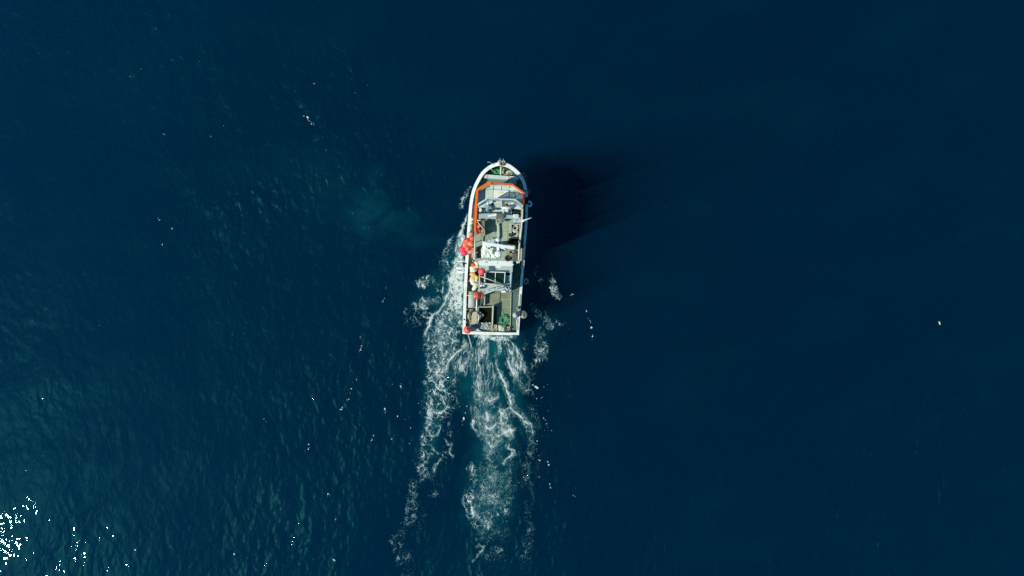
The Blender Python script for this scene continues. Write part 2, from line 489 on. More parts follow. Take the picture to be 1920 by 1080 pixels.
def foam_map(x0, x1, y0, y1, st):
    X, Y = np.meshgrid(np.arange(x0, x1, st), np.arange(y0, y1, st))
    # lacy network: zero lines of warped noise, at three sizes
    wx = 6.5 * fbm(X / 20, Y / 20, 31, 4); wy = 6.5 * fbm(X / 20, Y / 20, 47, 4)
    A = X + wx + 1.6 * gnoise(X / 4.5, Y / 4.5, 151); B = Y + wy + 1.6 * gnoise(X / 4.5, Y / 4.5, 157)
    huge = gnoise(A / 15 + 4, B / 17, 11)
    big = gnoise(A / 7.5, B / 8.5, 3)
    sm = gnoise(A / 3.6 + 9, B / 4.0, 23)
    fine = gnoise(X / 1.7, Y / 2.0, 61)
    patch = fbm(X / 30, Y / 34, 71, 4)
    mod = .38 + .62 * sstep(-.35, .4, fbm(X / 9 + 3, Y / 11, 173, 3))
    thick = sstep(-.45, .55, fbm(X / 7 + 5, Y / 8, 351, 3))
    lace = np.maximum(np.maximum(ridge(huge, .03 + .13 * thick), ridge(big, .04 + .20 * thick)), .85 * ridge(sm, .06 + .2 * thick) * sstep(-.2, .4, patch + .3 * big)) + .10 * fine
    b = stroke_field(X, Y, 'b')
    fb = sstep(.60, 1.2, lace * .70 + b * .70 + .62 * patch * (b > .01) + .35 * sm * b - .16) * sstep(.10, .5, b + .4 * patch) * mod
    c = stroke_field(X, Y, 'c')
    churn = .85 * fbm(A / 4.6, B / 8, 13, 5) + .22 * fine
    fc = sstep(.36, 1.3, c * .74 + churn + .35 * ridge(big, .2) * c + .3 * patch) * sstep(.1, .6, c)
    # streaky wash: long noise across the flow
    w = stroke_field(X, Y, 'w')
    sx_ = 9 * fbm(X / 36, Y / 36, 83, 3); sy_ = 12 * fbm(X / 36, Y / 36, 87, 3)
    sw = X + 6 * fbm(X / 24, Y / 34, 89, 4) + sx_
    s1 = gnoise((sw + wx * .5) / 6.0, (B + sy_) / 12, 91); s2 = gnoise((A + sx_) / 2.8, (B + sy_) / 5, 93)
    fw = sstep(.74, 1.36, w * .72 + .56 * ridge(s1, .15) + .48 * ridge(s2, .15) + .95 * patch + .12 * fine) * sstep(.12, .6, w) * .78 * mod
    # a fine net of bubble strings through the whole wash
    nA = A + sx_ * .7; nB = B + sy_ * .7
    net = np.maximum(ridge(gnoise(nA / 6.2 + 3, nB / 8.5, 331), .12), .9 * ridge(gnoise(nA / 3.3, nB / 4.6 + 5, 337), .13))
    fnet = sstep(.70, 1.25, net * .62 + w * .62 + .7 * fbm(X / 20, Y / 26, 341, 4)) * sstep(.12, .5, w) * .64 * (.55 + .45 * mod)
    fw = np.maximum(fw * .9, fnet)
    fw = np.maximum(fw, .27 * sstep(.35, 1.35, w + 1.3 * fbm((A + sx_) / 7, (B + sy_) / 12, 201, 5)) * sstep(.1, .6, w))
    # close behind the stern the wash is drawn out into a fan of long thin streaks
    q = 1 - sstep(690, 770, Y)
    fan = (X - 925) / (1 + np.maximum(Y - 628, 0) / 190) + 3.4 * fbm(X / 14, Y / 20, 301, 4)
    s3 = gnoise(fan / 4.6, Y / 30, 303); s4 = gnoise((fan + .5 * wx) / 2.0 + 7, Y / 14, 307)
    fs3 = sstep(.5, 1.15, w * .62 + .6 * ridge(s3, .2) + .4 * ridge(s4, .22) + .6 * patch + .2 * fine) * sstep(.1, .5, w) * .72 * (.45 + .55 * mod)
    fw = fw * (1 - q) + np.maximum(fs3, .4 * fw) * q
    l = stroke_field(X, Y, 'l')
    n5 = fbm(X / 9, Y / 9, 211, 4)
    fl = sstep(.22, 1.05, l * (1.0 + .85 * n5 + .3 * fine)) * (.35 + .65 * sstep(.4, 1, l)) * (.72 + .28 * mod)
    halo = stroke_field(X, Y, 'l', 2.9)
    fh = .36 * sstep(.35, 1.3, halo * .85 + 1.5 * fbm(A / 5, B / 7, 217, 4) + .3 * net) * sstep(.05, .7, halo)
    fl = np.maximum(fl, fh)
    v = stroke_field(X, Y, 'v')
    fv = sstep(.7, 1.15, v * .8 + .5 * ridge(gnoise(X / 2.6 + wx * .3, Y / 8, 105), .2) + .4 * fine + .6 * patch) * sstep(.1, .45, v) * .8 * mod
    s = stroke_field(X, Y, 's')
    fs = sstep(.5, 1.1, s * .8 + .5 * ridge(big, .3) + .3 * fbm(X / 7, Y / 7, 3, 3)) * sstep(.1, .5, s) * .22
    # loose flecks scattered round everything
    near = np.maximum.reduce([stroke_field(X, Y, 'a'), b, w, v])
    fk = sstep(.86, 1.08, .62 * gnoise(X / 1.5, Y / 1.8, 231) + .45 * gnoise(X / 7, Y / 7, 237) + .45 * np.minimum(near, .6)) * sstep(.02, .3, near) * .75
    # thin veil of bubbles between the denser strands
    veil = .30 * sstep(.25, 1.2, c + .9 * fbm(A / 6, B / 8, 261, 5) + .3 * patch) * sstep(.2, .9, c)
    veil = np.maximum(veil, .16 * sstep(.3, 1.1, b + .9 * fbm(A / 6, B / 8, 261, 5) + .3 * patch) * sstep(.4, .9, b) * (1 - sstep(640, 760, Y)))
    fb = np.maximum(fb, veil)
    f = 1 - (1 - fb * .9) * (1 - fc * .9) * (1 - fw) * (1 - fl * .9) * (1 - fv) * (1 - fs) * (1 - fk)
    a = stroke_field(X, Y, 'a') * (.65 + .9 * fbm(A / 18, B / 24, 251, 4)) + .35 * np.maximum(np.maximum(w, b), c)
    return X, Y, np.clip(f, 0, 1), np.clip(a, 0, 1)
# ---------------------------------------------------------------- the sea: one closed body of water with a rippled top
WAVES = []
_rw = random.Random(11)
for k in range(16):
    lam = 3.2 * 1.22 ** k * _rw.uniform(.9, 1.1)
    if lam > 26: lam = _rw.uniform(3.2, 9)
    an = R(-24) + _rw.gauss(0, .55)
    WAVES.append((2 * math.pi / lam * math.cos(an), 2 * math.pi / lam * math.sin(an), .0022 * lam ** .9, _rw.uniform(0, 6.28)))


def wave_h(x, y):
    h = 0
    for kx, ky, a, ph in WAVES:
        h = h + a * np.sin(kx * x + ky * y + ph)
    fall = np.clip((110 - np.hypot(x, y * 1.3)) / 30, 0, 1)
    return h * fall


def build_sea():
    far = [200, 400, 900, 2500, 6000]
    xs = np.concatenate([[-f for f in far[::-1]], np.arange(-120, -14, .6), np.arange(-14, 10, .3), np.arange(10, 120.1, .6), far])
    ys = np.concatenate([[-f for f in far[::-1]], np.arange(-84, -26, .6), np.arange(-26, 10, .3), np.arange(10, 84.1, .6), far])
    X, Y = np.meshgrid(xs, ys)
    ny, nx = X.shape
    Z = wave_h(X, Y)
    Z[np.hypot(X, Y) > 150] = 0
    top = np.stack([X, Y, Z], -1).reshape(-1, 3)
    # bottom: the same rim, 60 m down
    idx = np.arange(ny * nx).reshape(ny, nx)
    quads = np.stack([idx[:-1, :-1], idx[:-1, 1:], idx[1:, 1:], idx[1:, :-1]], -1).reshape(-1, 4)
    rim = np.concatenate([idx[0, :], idx[1:, -1], idx[-1, -2::-1], idx[-2:0:-1, 0]])
    low = top[rim].copy(); low[:, 2] = -60
    k0 = len(top); n = len(rim)
    faces = quads.tolist()
    for i in range(n):
        j = (i + 1) % n
        faces.append([int(rim[j]), int(rim[i]), k0 + i, k0 + j])
    faces.append([k0 + i for i in range(n - 1, -1, -1)])
    me = bpy.data.meshes.new('sea')
    me.from_pydata(np.concatenate([top, low]).tolist(), [], faces)
    me.polygons.foreach_set('use_smooth', [True] * len(quads) + [False] * (len(faces) - len(quads)))
    # pale, milky water: aerated by the propeller in the wake, and one drifting cloud off the port bow
    pxx = X / S + 960; pyy = 540 - Y / S
    milk = np.zeros(X.shape)
    sel_x = (xs > -14) & (xs < 10); sel_y = (ys > -26) & (ys < 10)
    sub = np.ix_(sel_y, sel_x)
    gx, gy = pxx[sub], pyy[sub]
    F = np.zeros(gx.shape)
    for kk, pts in STROKES:
        if kk != 'a': continue
        for (ax, ay, aw, ad), (bx, by, bw, bd) in zip(pts[:-1], pts[1:]):
            dx, dy = bx - ax, by - ay
            t = np.clip(((gx - ax) * dx + (gy - ay) * dy) / (dx * dx + dy * dy), 0, 1)
            d = np.hypot(gx - ax - t * dx, gy - ay - t * dy) / (aw + (bw - aw) * t)
            F = np.maximum(F, (ad + (bd - ad) * t) * (1 - sstep(.2, 1.5, d)))
    milk[sub] = F * np.clip(.75 + .9 * fbm(gx / 20, gy / 26, 251, 4), 0, 1.3)
    cl = np.zeros(X.shape)
    wx = 26 * fbm(pxx / 60, pyy / 60, 401, 3); wy = 26 * fbm(pxx / 60, pyy / 60, 409, 3)
    for cx, cy, rx, ry, a in ((688, 392, 40, 44, .15), (702, 338, 20, 36, .06), (620, 345, 60, 54, .035), (735, 422, 54, 26, .09), (795, 452, 50, 20, .05), (580, 310, 60, 36, .03)):
        d = np.hypot((pxx + wx - cx) / rx, (pyy + wy - cy) / ry)
        cl = np.maximum(cl, a * (1 - sstep(.1, 1.5, d)))
    cl = cl * np.clip(.75 + 1.5 * fbm((pxx + wx) / 34, (pyy + wy) / 22, 431, 4), .1, 1.5)
    milk = np.maximum(milk * .38, cl * .95) + .016 * sstep(-.1, .6, fbm(pxx / 210 + .002 * pyy, pyy / 120, 421, 4))
    at = me.attributes.new('milk', 'FLOAT', 'POINT')
    at.data.foreach_set('value', np.concatenate([milk.ravel(), np.zeros(n)]).astype(np.float32))
    o = bpy.data.objects.new('sea', me)
    sc.collection.objects.link(o)
    tag(o, kind='structure')

    m = bpy.data.materials.new('sea_water'); m.use_nodes = True
    nt = m.node_tree; N = nt.nodes; L = nt.links
    N.remove(N['Principled BSDF'])
    outn = N['Material Output']
    tc = N.new('ShaderNodeTexCoord')

    def noise(sx, sy, rot, scale, detail, rough=.5, dist=0.0):
        mp = N.new('ShaderNodeMapping'); mp.inputs['Scale'].default_value = (sx, sy, 1); mp.inputs['Rotation'].default_value = (0, 0, R(rot))
        L.new(tc.outputs['Object'], mp.inputs[0])
        t = N.new('ShaderNodeTexNoise'); t.inputs['Scale'].default_value = scale; t.inputs['Detail'].default_value = detail
        t.inputs['Roughness'].default_value = rough; t.inputs['Distortion'].default_value = dist
        L.new(mp.outputs[0], t.inputs['Vector'])
        return t.outputs['Fac']

    def math_(op, a, b):
        q = N.new('ShaderNodeMath'); q.operation = op
        for i, s_ in enumerate((a, b)):
            if isinstance(s_, (int, float)): q.inputs[i].default_value = s_
            else: L.new(s_, q.inputs[i])
        return q.outputs[0]

    big = noise(1, .5, 24, .42, 2, .55, .5)         # wavelets about two metres long, crests across the wind
    mid = noise(1, .62, 20, 1.7, 1, .5, .3)
    sml = noise(1, .7, 24, 5.0, 0, .5, .2)
    gust = noise(1, .6, 15, .045, 3, .5, .6)       # patches of rougher and calmer water
    gm = N.new('ShaderNodeMapRange'); gm.inputs[1].default_value = .38; gm.inputs[2].default_value = .66; gm.inputs[3].default_value = .35; gm.inputs[4].default_value = 1.35
    L.new(gust, gm.inputs[0])
    h = math_('ADD', math_('ADD', math_('MULTIPLY', big, WB), math_('MULTIPLY', mid, WM)), math_('MULTIPLY', sml, WS))
    h = math_('MULTIPLY', h, gm.outputs[0])
    bp = N.new('ShaderNodeBump'); bp.inputs['Strength'].default_value = 1.0; bp.inputs['Distance'].default_value = 1.0
    L.new(h, bp.inputs['Height'])
    fr = N.new('ShaderNodeFresnel'); fr.inputs['IOR'].default_value = 1.20
    L.new(bp.outputs[0], fr.inputs['Normal'])
    g1 = N.new('ShaderNodeBsdfGlossy'); g1.inputs['Roughness'].default_value = .03; g1.distribution = 'BECKMANN'
    g2 = N.new('ShaderNodeBsdfGlossy'); g2.inputs['Roughness'].default_value = .36; g2.inputs['Color'].default_value = (.13, .92, .74, 1); g1.inputs['Roughness'].default_value = .04; g1.inputs['Color'].default_value = (.30, .80, 1, 1); g2.distribution = 'GGX'
    bp2 = N.new('ShaderNodeBump'); bp2.inputs['Strength'].default_value = 1.0; bp2.inputs['Distance'].default_value = 1.0
    h2 = math_('ADD', math_('MULTIPLY', big, .38), math_('MULTIPLY', mid, .15))
    L.new(math_('MULTIPLY', math_('ADD', h2, math_('MULTIPLY', sml, .012)), gm.outputs[0]), bp2.inputs['Height'])
    L.new(bp.outputs[0], g1.inputs['Normal']); L.new(bp2.outputs[0], g2.inputs['Normal'])
    gx_ = N.new('ShaderNodeMixShader')
    L.new(math_('MULTIPLY', gm.outputs[0], .36), gx_.inputs[0])
    L.new(g1.outputs[0], gx_.inputs[1]); L.new(g2.outputs[0], gx_.inputs[2])
    tr = N.new('ShaderNodeBsdfTransparent')
    df = N.new('ShaderNodeBsdfDiffuse'); df.inputs['Color'].default_value = (.008, .20, .23, 1)
    ml = N.new('ShaderNodeAttribute'); ml.attribute_name = 'milk'
    mk = N.new('ShaderNodeMixShader')
    L.new(ml.outputs['Fac'], mk.inputs[0]); L.new(tr.outputs[0], mk.inputs[1]); L.new(df.outputs[0], mk.inputs[2])
    sf = N.new('ShaderNodeMixShader')
    L.new(fr.outputs[0], sf.inputs[0]); L.new(mk.outputs[0], sf.inputs[1]); L.new(gx_.outputs[0], sf.inputs[2])
    L.new(sf.outputs[0], outn.inputs['Surface'])
    vs = N.new('ShaderNodeVolumeScatter'); vs.inputs['Color'].default_value = (*SEA_ALB, 1); vs.inputs['Density'].default_value = SEA_D
    vs.inputs['Anisotropy'].default_value = 0.15
    va = N.new('ShaderNodeVolumeAbsorption'); va.inputs['Color'].default_value = (*SEA_ALB, 1); va.inputs['Density'].default_value = SEA_D
    ad = N.new('ShaderNodeAddShader')
    L.new(vs.outputs[0], ad.inputs[0]); L.new(va.outputs[0], ad.inputs[1])
    L.new(ad.outputs[0], outn.inputs['Volume'])
    m.cycles.homogeneous_volume = True
    me.materials.append(m)
    return o


SEA_ALB = (0.0, 0.150, 0.415)
SEA_D = 0.072
WB, WM, WS = .22, .075, .027
build_sea()


# ---------------------------------------------------------------- foam on the water, with painted sun glints
def build_foam():
    st = .75
    X, Y, f, a = foam_map(712, 1110, 334, 1150, st)
    ny, nx = f.shape
    # nothing under the hull
    inside = (X > np.interp(Y, [310, 352, 400, 480, 600, 626], [925, 889, 882, 876, 871, 871])) & (X < np.interp(Y, [310, 345, 400, 480, 600, 626], [955, 982, 986, 980, 972, 970])) & (Y < 625)
    f[inside] = 0
    f *= .92
    cell = np.maximum.reduce([f[:-1, :-1], f[1:, :-1], f[:-1, 1:], f[1:, 1:]]) > .05
    js, is_ = np.nonzero(cell)
    idx = -np.ones((ny, nx), np.int64)
    used = np.zeros((ny, nx), bool)
    for dj in (0, 1):
        for di in (0, 1):
            used[js + dj, is_ + di] = True
    idx[used] = np.arange(used.sum())
    wx = (X[used] - 960) * S; wy = (540 - Y[used]) * S
    fv = f[used]
    wz = wave_h(wx, wy) + .025 + .07 * fv * (1 + .8 * gnoise(X[used] / 1.6, Y[used] / 1.6, 501))
    verts = np.stack([wx, wy, wz], -1)
    quads = np.stack([idx[js, is_], idx[js + 1, is_], idx[js + 1, is_ + 1], idx[js, is_ + 1]], -1)
    # white flecks, mostly painted sun glints on the wavelets away from the boat: (px, py, spread x, spread y, slant, count)
    rf = random.Random(5)
    vs = []; qs = []; fa = []
    n0 = len(verts)
    for cx, cy, sx, sy, sl, cnt in FLECKS:
        for k in range(cnt):
            t = rf.gauss(0, .55)
            px = cx + t * sl + rf.gauss(0, .6) * sx; py = cy + t * sy + rf.gauss(0, .8)
            r = .22 + rf.expovariate(3.6); el = rf.uniform(1, 2.0); an = rf.uniform(0, 3.14)
            x = (px - 960) * S; y = (540 - py) * S; z = float(wave_h(np.array(x), np.array(y))) + .04
            ring = []
            for q in range(7):
                aa = 6.283 * q / 7; rr = r * S * rf.uniform(.6, 1.2)
                dx = rr * math.cos(aa); dy = rr * el * math.sin(aa)
                ring.append(n0 + len(vs)); vs.append((x + dx * math.cos(an) - dy * math.sin(an), y + dx * math.sin(an) + dy * math.cos(an), z))
                fa.append(.92)
            qs.append(ring)
    verts = np.concatenate([verts, np.array(vs)])
    me = bpy.data.meshes.new('wake_foam_and_glints')
    me.from_pydata(verts.tolist(), [], quads.tolist() + qs)
    me.polygons.foreach_set('use_smooth', [True] * len(me.polygons))
    at = me.attributes.new('foam', 'FLOAT', 'POINT')
    at.data.foreach_set('value', np.concatenate([fv, fa]).astype(np.float32))
    o = bpy.data.objects.new('wake_foam_and_glints', me)
    sc.collection.objects.link(o)
    tag(o, 'white lacy foam of the wake and painted glint flecks spread on the dark blue water', 'foam', kind='stuff')
    m = bpy.data.materials.new('foam'); m.use_nodes = True
    N = m.node_tree.nodes; L = m.node_tree.links
    b = N['Principled BSDF']; b.inputs['Base Color'].default_value = (.62, .74, .72, 1); b.inputs['Roughness'].default_value = .8
    tr = N.new('ShaderNodeBsdfTransparent')
    mx = N.new('ShaderNodeMixShader'); a_ = N.new('ShaderNodeAttribute'); a_.attribute_name = 'foam'
    cm = N.new('ShaderNodeMix'); cm.data_type = 'RGBA'; cm.inputs[6].default_value = (.14, .42, .44, 1); cm.inputs[7].default_value = (.72, .80, .77, 1)
    mr = N.new('ShaderNodeMapRange'); mr.inputs[1].default_value = .05; mr.inputs[2].default_value = .6
    L.new(a_.outputs['Fac'], mr.inputs[0]); L.new(mr.outputs[0], cm.inputs[0]); L.new(cm.outputs[2], b.inputs['Base Color'])
    L.new(a_.outputs['Fac'], mx.inputs[0]); L.new(tr.outputs[0], mx.inputs[1]); L.new(b.outputs[0], mx.inputs[2])
    L.new(mx.outputs[0], N['Material Output'].inputs['Surface'])
    me.materials.append(m)


FLECKS = [(573, 218, 2, 1.5, 3, 4), (585, 231, 3, 4, 4, 9), (578, 225, 2, 2, 2, 3), (309, 252, 2, 2, 1, 3), (323, 429, 2, 1.5, 1, 5), (299, 411, 2, 2, 2, 4), (304, 459, 2, 1, 1, 2),
          (718, 565, 1.5, 14, -7, 5), (724, 540, 1, 2, 0, 2), (677, 630, 1.5, 5, -1, 5), (676, 655, 2, 6, -2, 8), (656, 742, 2, 16, -6, 7), (640, 768, 2, 5, -3, 7), (721, 770, 1.5, 6, 1, 9),
          (752, 725, 4, 9, 3, 7), (698, 824, 1.5, 5, -2, 7), (615, 925, 3, 10, 2, 4), (631, 972, 1.5, 4, 1, 4), (628, 1050, 2, 3, 1, 5), (668, 710, 1, 3, 0, 2),
          (1099, 582, 1.5, 3, 1, 6), (1106, 606, 2, 8, 3, 8), (1110, 630, 2.5, 5, 2, 5), (1071, 552, 4, 3, 3, 5), (1003, 724, 3, 5, 4, 12), (1023, 790, 2, 9, 4, 9),
          (1028, 868, 1.5, 4, 1, 4), (1031, 909, 1, 3, 1, 3), (1077, 928, 3, 4, 2, 4), (580, 840, 1, 2, -1, 3), (500, 790, 2, 3, 1, 2),
          (870, 770, 8, 40, 0, 8), (1010, 850, 8, 60, 0, 12), (760, 780, 20, 90, 0, 10), (1020, 760, 14, 60, 0, 9)]
for _ in range(13):
    FLECKS.append((_rw.uniform(30, 900), _rw.uniform(40, 1060), 1.5, 1.5, 0, 1))
build_foam()

# ---------------------------------------------------------------- materials of the boat
WHITE = mat('white_paint', (.84, .88, .84), .38, .05, 1.4, dirt=(.56, .56, .48), dirt_amt=.25)
GUN = mat('gunwale_white', (.88, .91, .87), .35, .05, 2.6, dirt=(.50, .40, .26), dirt_amt=.6)
GREY = mat('grey_paint', (.46, .55, .52), .5, .10, 2.0, dirt=(.28, .32, .28), dirt_amt=.45)
PALE = mat('pale_grey_paint', (.55, .64, .61), .45, .09, 1.5, dirt=(.36, .38, .32), dirt_amt=.5)
DECK = mat('deck_paint', (.34, .40, .30), .7, .14, 1.6, dirt=(.19, .21, .15), dirt_amt=.65, bump=.002)
AFTDECK = mat('aft_deck_paint', (.20, .235, .165), .65, .14, 1.8, dirt=(.11, .12, .08), dirt_amt=.5, bump=.002)
GREENDECK = mat('green_deck_mat', (.10, .19, .165), .7, .15, 2.0, dirt=(.06, .10, .08), dirt_amt=.5, bump=.003)
SEAM = mat('dark_seam', (.10, .13, .12), .8, .2, 4)
ORANGE = mat('orange_paint', (.90, .17, .012), .42, .10, 2.5, dirt=(.60, .10, .02), dirt_amt=.4)
REDP = mat('red_paint', (.62, .035, .02), .45, .12, 3)
GLASSD = mat('dark_glass', (.006, .028, .02), .06, .1, 1.0, spec=.25)
PANE = mat('screen_glass', (.34, .46, .44), .10, .1, 2.0)
PANE.node_tree.nodes['Principled BSDF'].inputs['Alpha'].default_value = .55
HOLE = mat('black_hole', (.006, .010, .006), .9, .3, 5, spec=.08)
CREAM = mat('cream_pipe', (.66, .64, .50), .45, .10, 5, dirt=(.38, .28, .18), dirt_amt=.4)
STEEL = mat('steel', (.42, .44, .43), .35, .12, 8, metal=.6)
RUST = mat('rusty_iron', (.16, .09, .05), .8, .3, 9)
BUOYR = mat('red_buoy_vinyl', (.90, .135, .09), .45, .10, 5, dirt=(.80, .24, .17), dirt_amt=.5)
BUOYP = mat('pink_buoy_vinyl', (.90, .05, .13), .45, .10, 5, dirt=(.82, .14, .18), dirt_amt=.4)
BUOYO = mat('orange_buoy_vinyl', (.92, .26, .15), .45, .10, 5, dirt=(.85, .36, .25), dirt_amt=.5)
BUOYK = mat('faded_pink_vinyl', (.80, .36, .32), .5, .12, 5)
FLOATW = mat('cream_float', (.80, .77, .62), .55, .10, 7, dirt=(.55, .48, .32), dirt_amt=.5)
FLOATP = mat('peach_float', (.82, .46, .22), .5, .12, 7, dirt=(.7, .55, .4), dirt_amt=.5)
FLOATR = mat('vermilion_float', (.75, .085, .02), .5, .12, 7)
FLOATY = mat('yellow_float', (.78, .60, .05), .5, .10, 7)
ROPEG = mat('green_rope', (.04, .36, .15), .75, .35, 30, bump=.004, bscale=90)
ROPEG2 = mat('mint_rope', (.07, .48, .25), .75, .35, 30, bump=.004, bscale=90)
ROPEB = mat('tan_rope', (.42, .36, .24), .85, .35, 25, bump=.004, bscale=90)
ROPED = mat('dark_rope', (.07, .06, .04), .85, .4, 25, bump=.004, bscale=90)
ROPEW = mat('pale_rope', (.62, .62, .52), .8, .25, 25, bump=.003, bscale=90)
NETD = mat('black_net', (.015, .02, .016), .9, .5, 20, bump=.02, bscale=30)
NETP = mat('pale_net', (.52, .52, .40), .9, .3, 14, bump=.02, bscale=26, dirt=(.22, .22, .15), dirt_amt=.7)
TARP = mat('white_tarp', (.70, .74, .68), .55, .08, 4, dirt=(.45, .48, .40), dirt_amt=.4)
PLAST = mat('clear_sheet', (.50, .62, .66), .25, .12, 4, dirt=(.30, .42, .42), dirt_amt=.5)
CARD = mat('tan_board', (.52, .45, .31), .75, .10, 3, dirt=(.36, .30, .20), dirt_amt=.4)
WOOD = mat('plank_wood', (.60, .43, .26), .7, .2, 9)
BROWN = mat('brown_vinyl', (.13, .125, .10), .55, .15, 6)
DBROWN = mat('dark_brown_vinyl', (.045, .048, .038), .5, .2, 6)
OLIVE = mat('olive_case', (.055, .055, .03), .6, .2, 6)
RUBBER = mat('grey_rubber', (.22, .22, .20), .75, .2, 8)
RUBW = mat('white_rubber', (.62, .66, .66), .55, .1, 6)
RUBR = mat('red_rubber', (.50, .06, .07), .6, .15, 8)
BLUE = mat('blue_plastic', (.02, .08, .55), .4, .1, 8)
SKIN = mat('skin', (.55, .30, .21), .5, .08, 20)
SHIRTW = mat('white_shirt', (.72, .76, .74), .8, .06, 10, bump=.006, bscale=18)
SHIRTB = mat('blue_jacket', (.20, .32, .44), .75, .10, 8, bump=.008, bscale=16)
TROUS = mat('dark_trousers', (.03, .04, .06), .8, .15, 10)
HAIR = mat('dark_hair', (.03, .022, .016), .6, .3, 40, bump=.004, bscale=120)
CAPW = mat('white_cap', (.74, .76, .70), .7, .06, 9)


def lerp(a, b, t):
    return a + (b - a) * t


# ---------------------------------------------------------------- hull
OUT_L = [(941, 303.5), (927, 306), (914, 312.5), (903, 322.5), (895.5, 334), (889.5, 346), (885, 358), (881.5, 374), (879.2, 392), (877.5, 412), (876, 432), (874.6, 455), (873, 480), (871.3, 510), (869.6, 545), (868.4, 580), (867.4, 610), (867, 626)]
OUT_R = [(941, 303.5), (954, 307.5), (964, 314), (973, 322), (980, 331), (985.5, 343), (988.3, 356), (989.7, 372), (989.9, 392), (989.3, 412), (988, 432), (986, 455), (984, 480), (981.7, 510), (978.8, 545), (976.2, 580), (973.8, 612), (973, 628)]


def smooth_line(pts, sub=4):
    out = []
    n = len(pts)
    for i in range(n - 1):
        p0 = pts[max(i - 1, 0)]; p1 = pts[i]; p2 = pts[i + 1]; p3 = pts[min(i + 2, n - 1)]
        for k in range(sub):
            t = k / sub
            q = []
            for d in (0, 1):
                q.append(.5 * (2 * p1[d] + (p2[d] - p0[d]) * t + (2 * p0[d] - 5 * p1[d] + 4 * p2[d] - p3[d]) * t * t + (3 * p1[d] - p0[d] - 3 * p2[d] + p3[d]) * t ** 3))
            out.append(tuple(q))
    out.append(pts[-1])
    return out


def ring_px():
    l = smooth_line(OUT_L); r = smooth_line(OUT_R)
    stern = [(lerp(867, 973, t), lerp(626, 628, t) + 1.2 * math.sin(math.pi * t)) for t in (.2, .4, .6, .8)]
    return l + stern + r[::-1][:-1]


RING = ring_px()


def sheer(py):
    t = max(0, min(1, (626 - py) / 322))
    return 1.45 + .95 * t * t


def inset(ring, d):
    """ring moved inwards by d(px, py) photo pixels"""
    n = len(ring); out = []
    for i, (x, y) in enumerate(ring):
        ax, ay = ring[i - 1]; bx, by = ring[(i + 1) % n]
        tx, ty = bx - ax, by - ay
        L_ = math.hypot(tx, ty) or 1
        nx, ny = ty / L_, -tx / L_          # towards the middle (the ring runs port side first)
        if nx * (930 - x) + ny * (470 - y) < 0 and abs(y - 470) < 130:
            nx, ny = -nx, -ny
        w = d(x, y) if callable(d) else d
        out.append((x + nx * w, y + ny * w))
    return out


boat = thing('fishing_boat', 'white fishing boat with orange-railed wheelhouse heading up the picture, foaming wake behind it', 'fishing boat', P(930, 470, 0))


def gw(x, y):
    b = max(0, 1 - (y - 304) / 70)
    right = x > 941
    return (4.6 if right else 5.6) + b * (3.0 if right else 1.0)


def band(levels, closed_top=None):
    """loft through rings: list of (ring px, z function)"""
    mb = MB(); vs = []; n = len(levels[0][0])
    for ring, zf in levels:
        for (x, y), (x0, y0) in zip(ring, RING):
            z = zf(y0) if callable(zf) else zf
            vs.append(P(x, y, z))
    fs = []
    for k in range(len(levels) - 1):
        for i in range(n):
            j = (i + 1) % n
            fs.append([k * n + i, k * n + j, (k + 1) * n + j, (k + 1) * n + i])
    mb.add(vs, fs, True)
    return mb


def flare(x, y):
    b = max(0, 1 - (y - 303) / 120)
    return b


IN1 = inset(RING, gw)
mb = band([(inset(RING, .6), lambda y: sheer(y) - .02), (inset(RING, lambda x, y: 1.0 + 3 * flare(x, y)), lambda y: sheer(y) - .5), (inset(RING, lambda x, y: 2.2 + 10 * flare(x, y)), .25), (inset(RING, lambda x, y: 4 + 14 * flare(x, y)), -.3), (inset(RING, lambda x, y: 10 + 16 * flare(x, y)), -1.6), (inset(RING, lambda x, y: 24 + 10 * flare(x, y)), -2.7)])
n = len(RING)
mb.f.append([5 * n + i for i in range(n)]); mb.sm.append(False); mb.mi.append(0)
hull = mb.build('hull', WHITE, boat)
# rubbing strake of the hull
mb = band([(inset(RING, -.5), lambda y: sheer(y) - .16), (inset(RING, -.5), lambda y: sheer(y) - .30), (inset(RING, 1.2), lambda y: sheer(y) - .30), (inset(RING, 1.2), lambda y: sheer(y) - .16), (inset(RING, -.5), lambda y: sheer(y) - .16)])
mb.build('rubbing_strake', mat('strake_blue', (.05, .11, .16), .5, .15, 3), boat)
mb = band([(RING, sheer), (IN1, sheer), (IN1, lambda y: sheer(y) - .07), (RING, lambda y: sheer(y) - .07), (RING, sheer)])
mb.sm = [False] * len(mb.sm); gun = mb.build('gunwale', GUN, boat)
IN2 = inset(RING, lambda x, y: gw(x, y) + .8)
mb = band([(inset(RING, lambda x, y: gw(x, y) - .8), lambda y: sheer(y) - .072), (IN2, .86)])
mb.build('bulwark', GREY, boat)
# frames of the bulwark
mb = MB()
for i in range(0, n, 3):
    x, y = IN2[i]
    if 350 < y < 620:
        s_ = 1 if x < 930 else -1
        mb.box(P(x + s_ * 1.2, y, 1.2), .09, .05, .55)
mb.split('bulwark_frame', GREY, boat)
# dark scupper holes and fairleads let into the gunwale
mb = MB()
for x, y in ((873.5, 494), (870.5, 599), (985.3, 357), (980.6, 500), (983, 486)):
    mb.lathe([(.07, 0), (.07, .006)], P(x, y, sheer(y) + .001), n=10)
mb.split('fairlead', HOLE, boat)


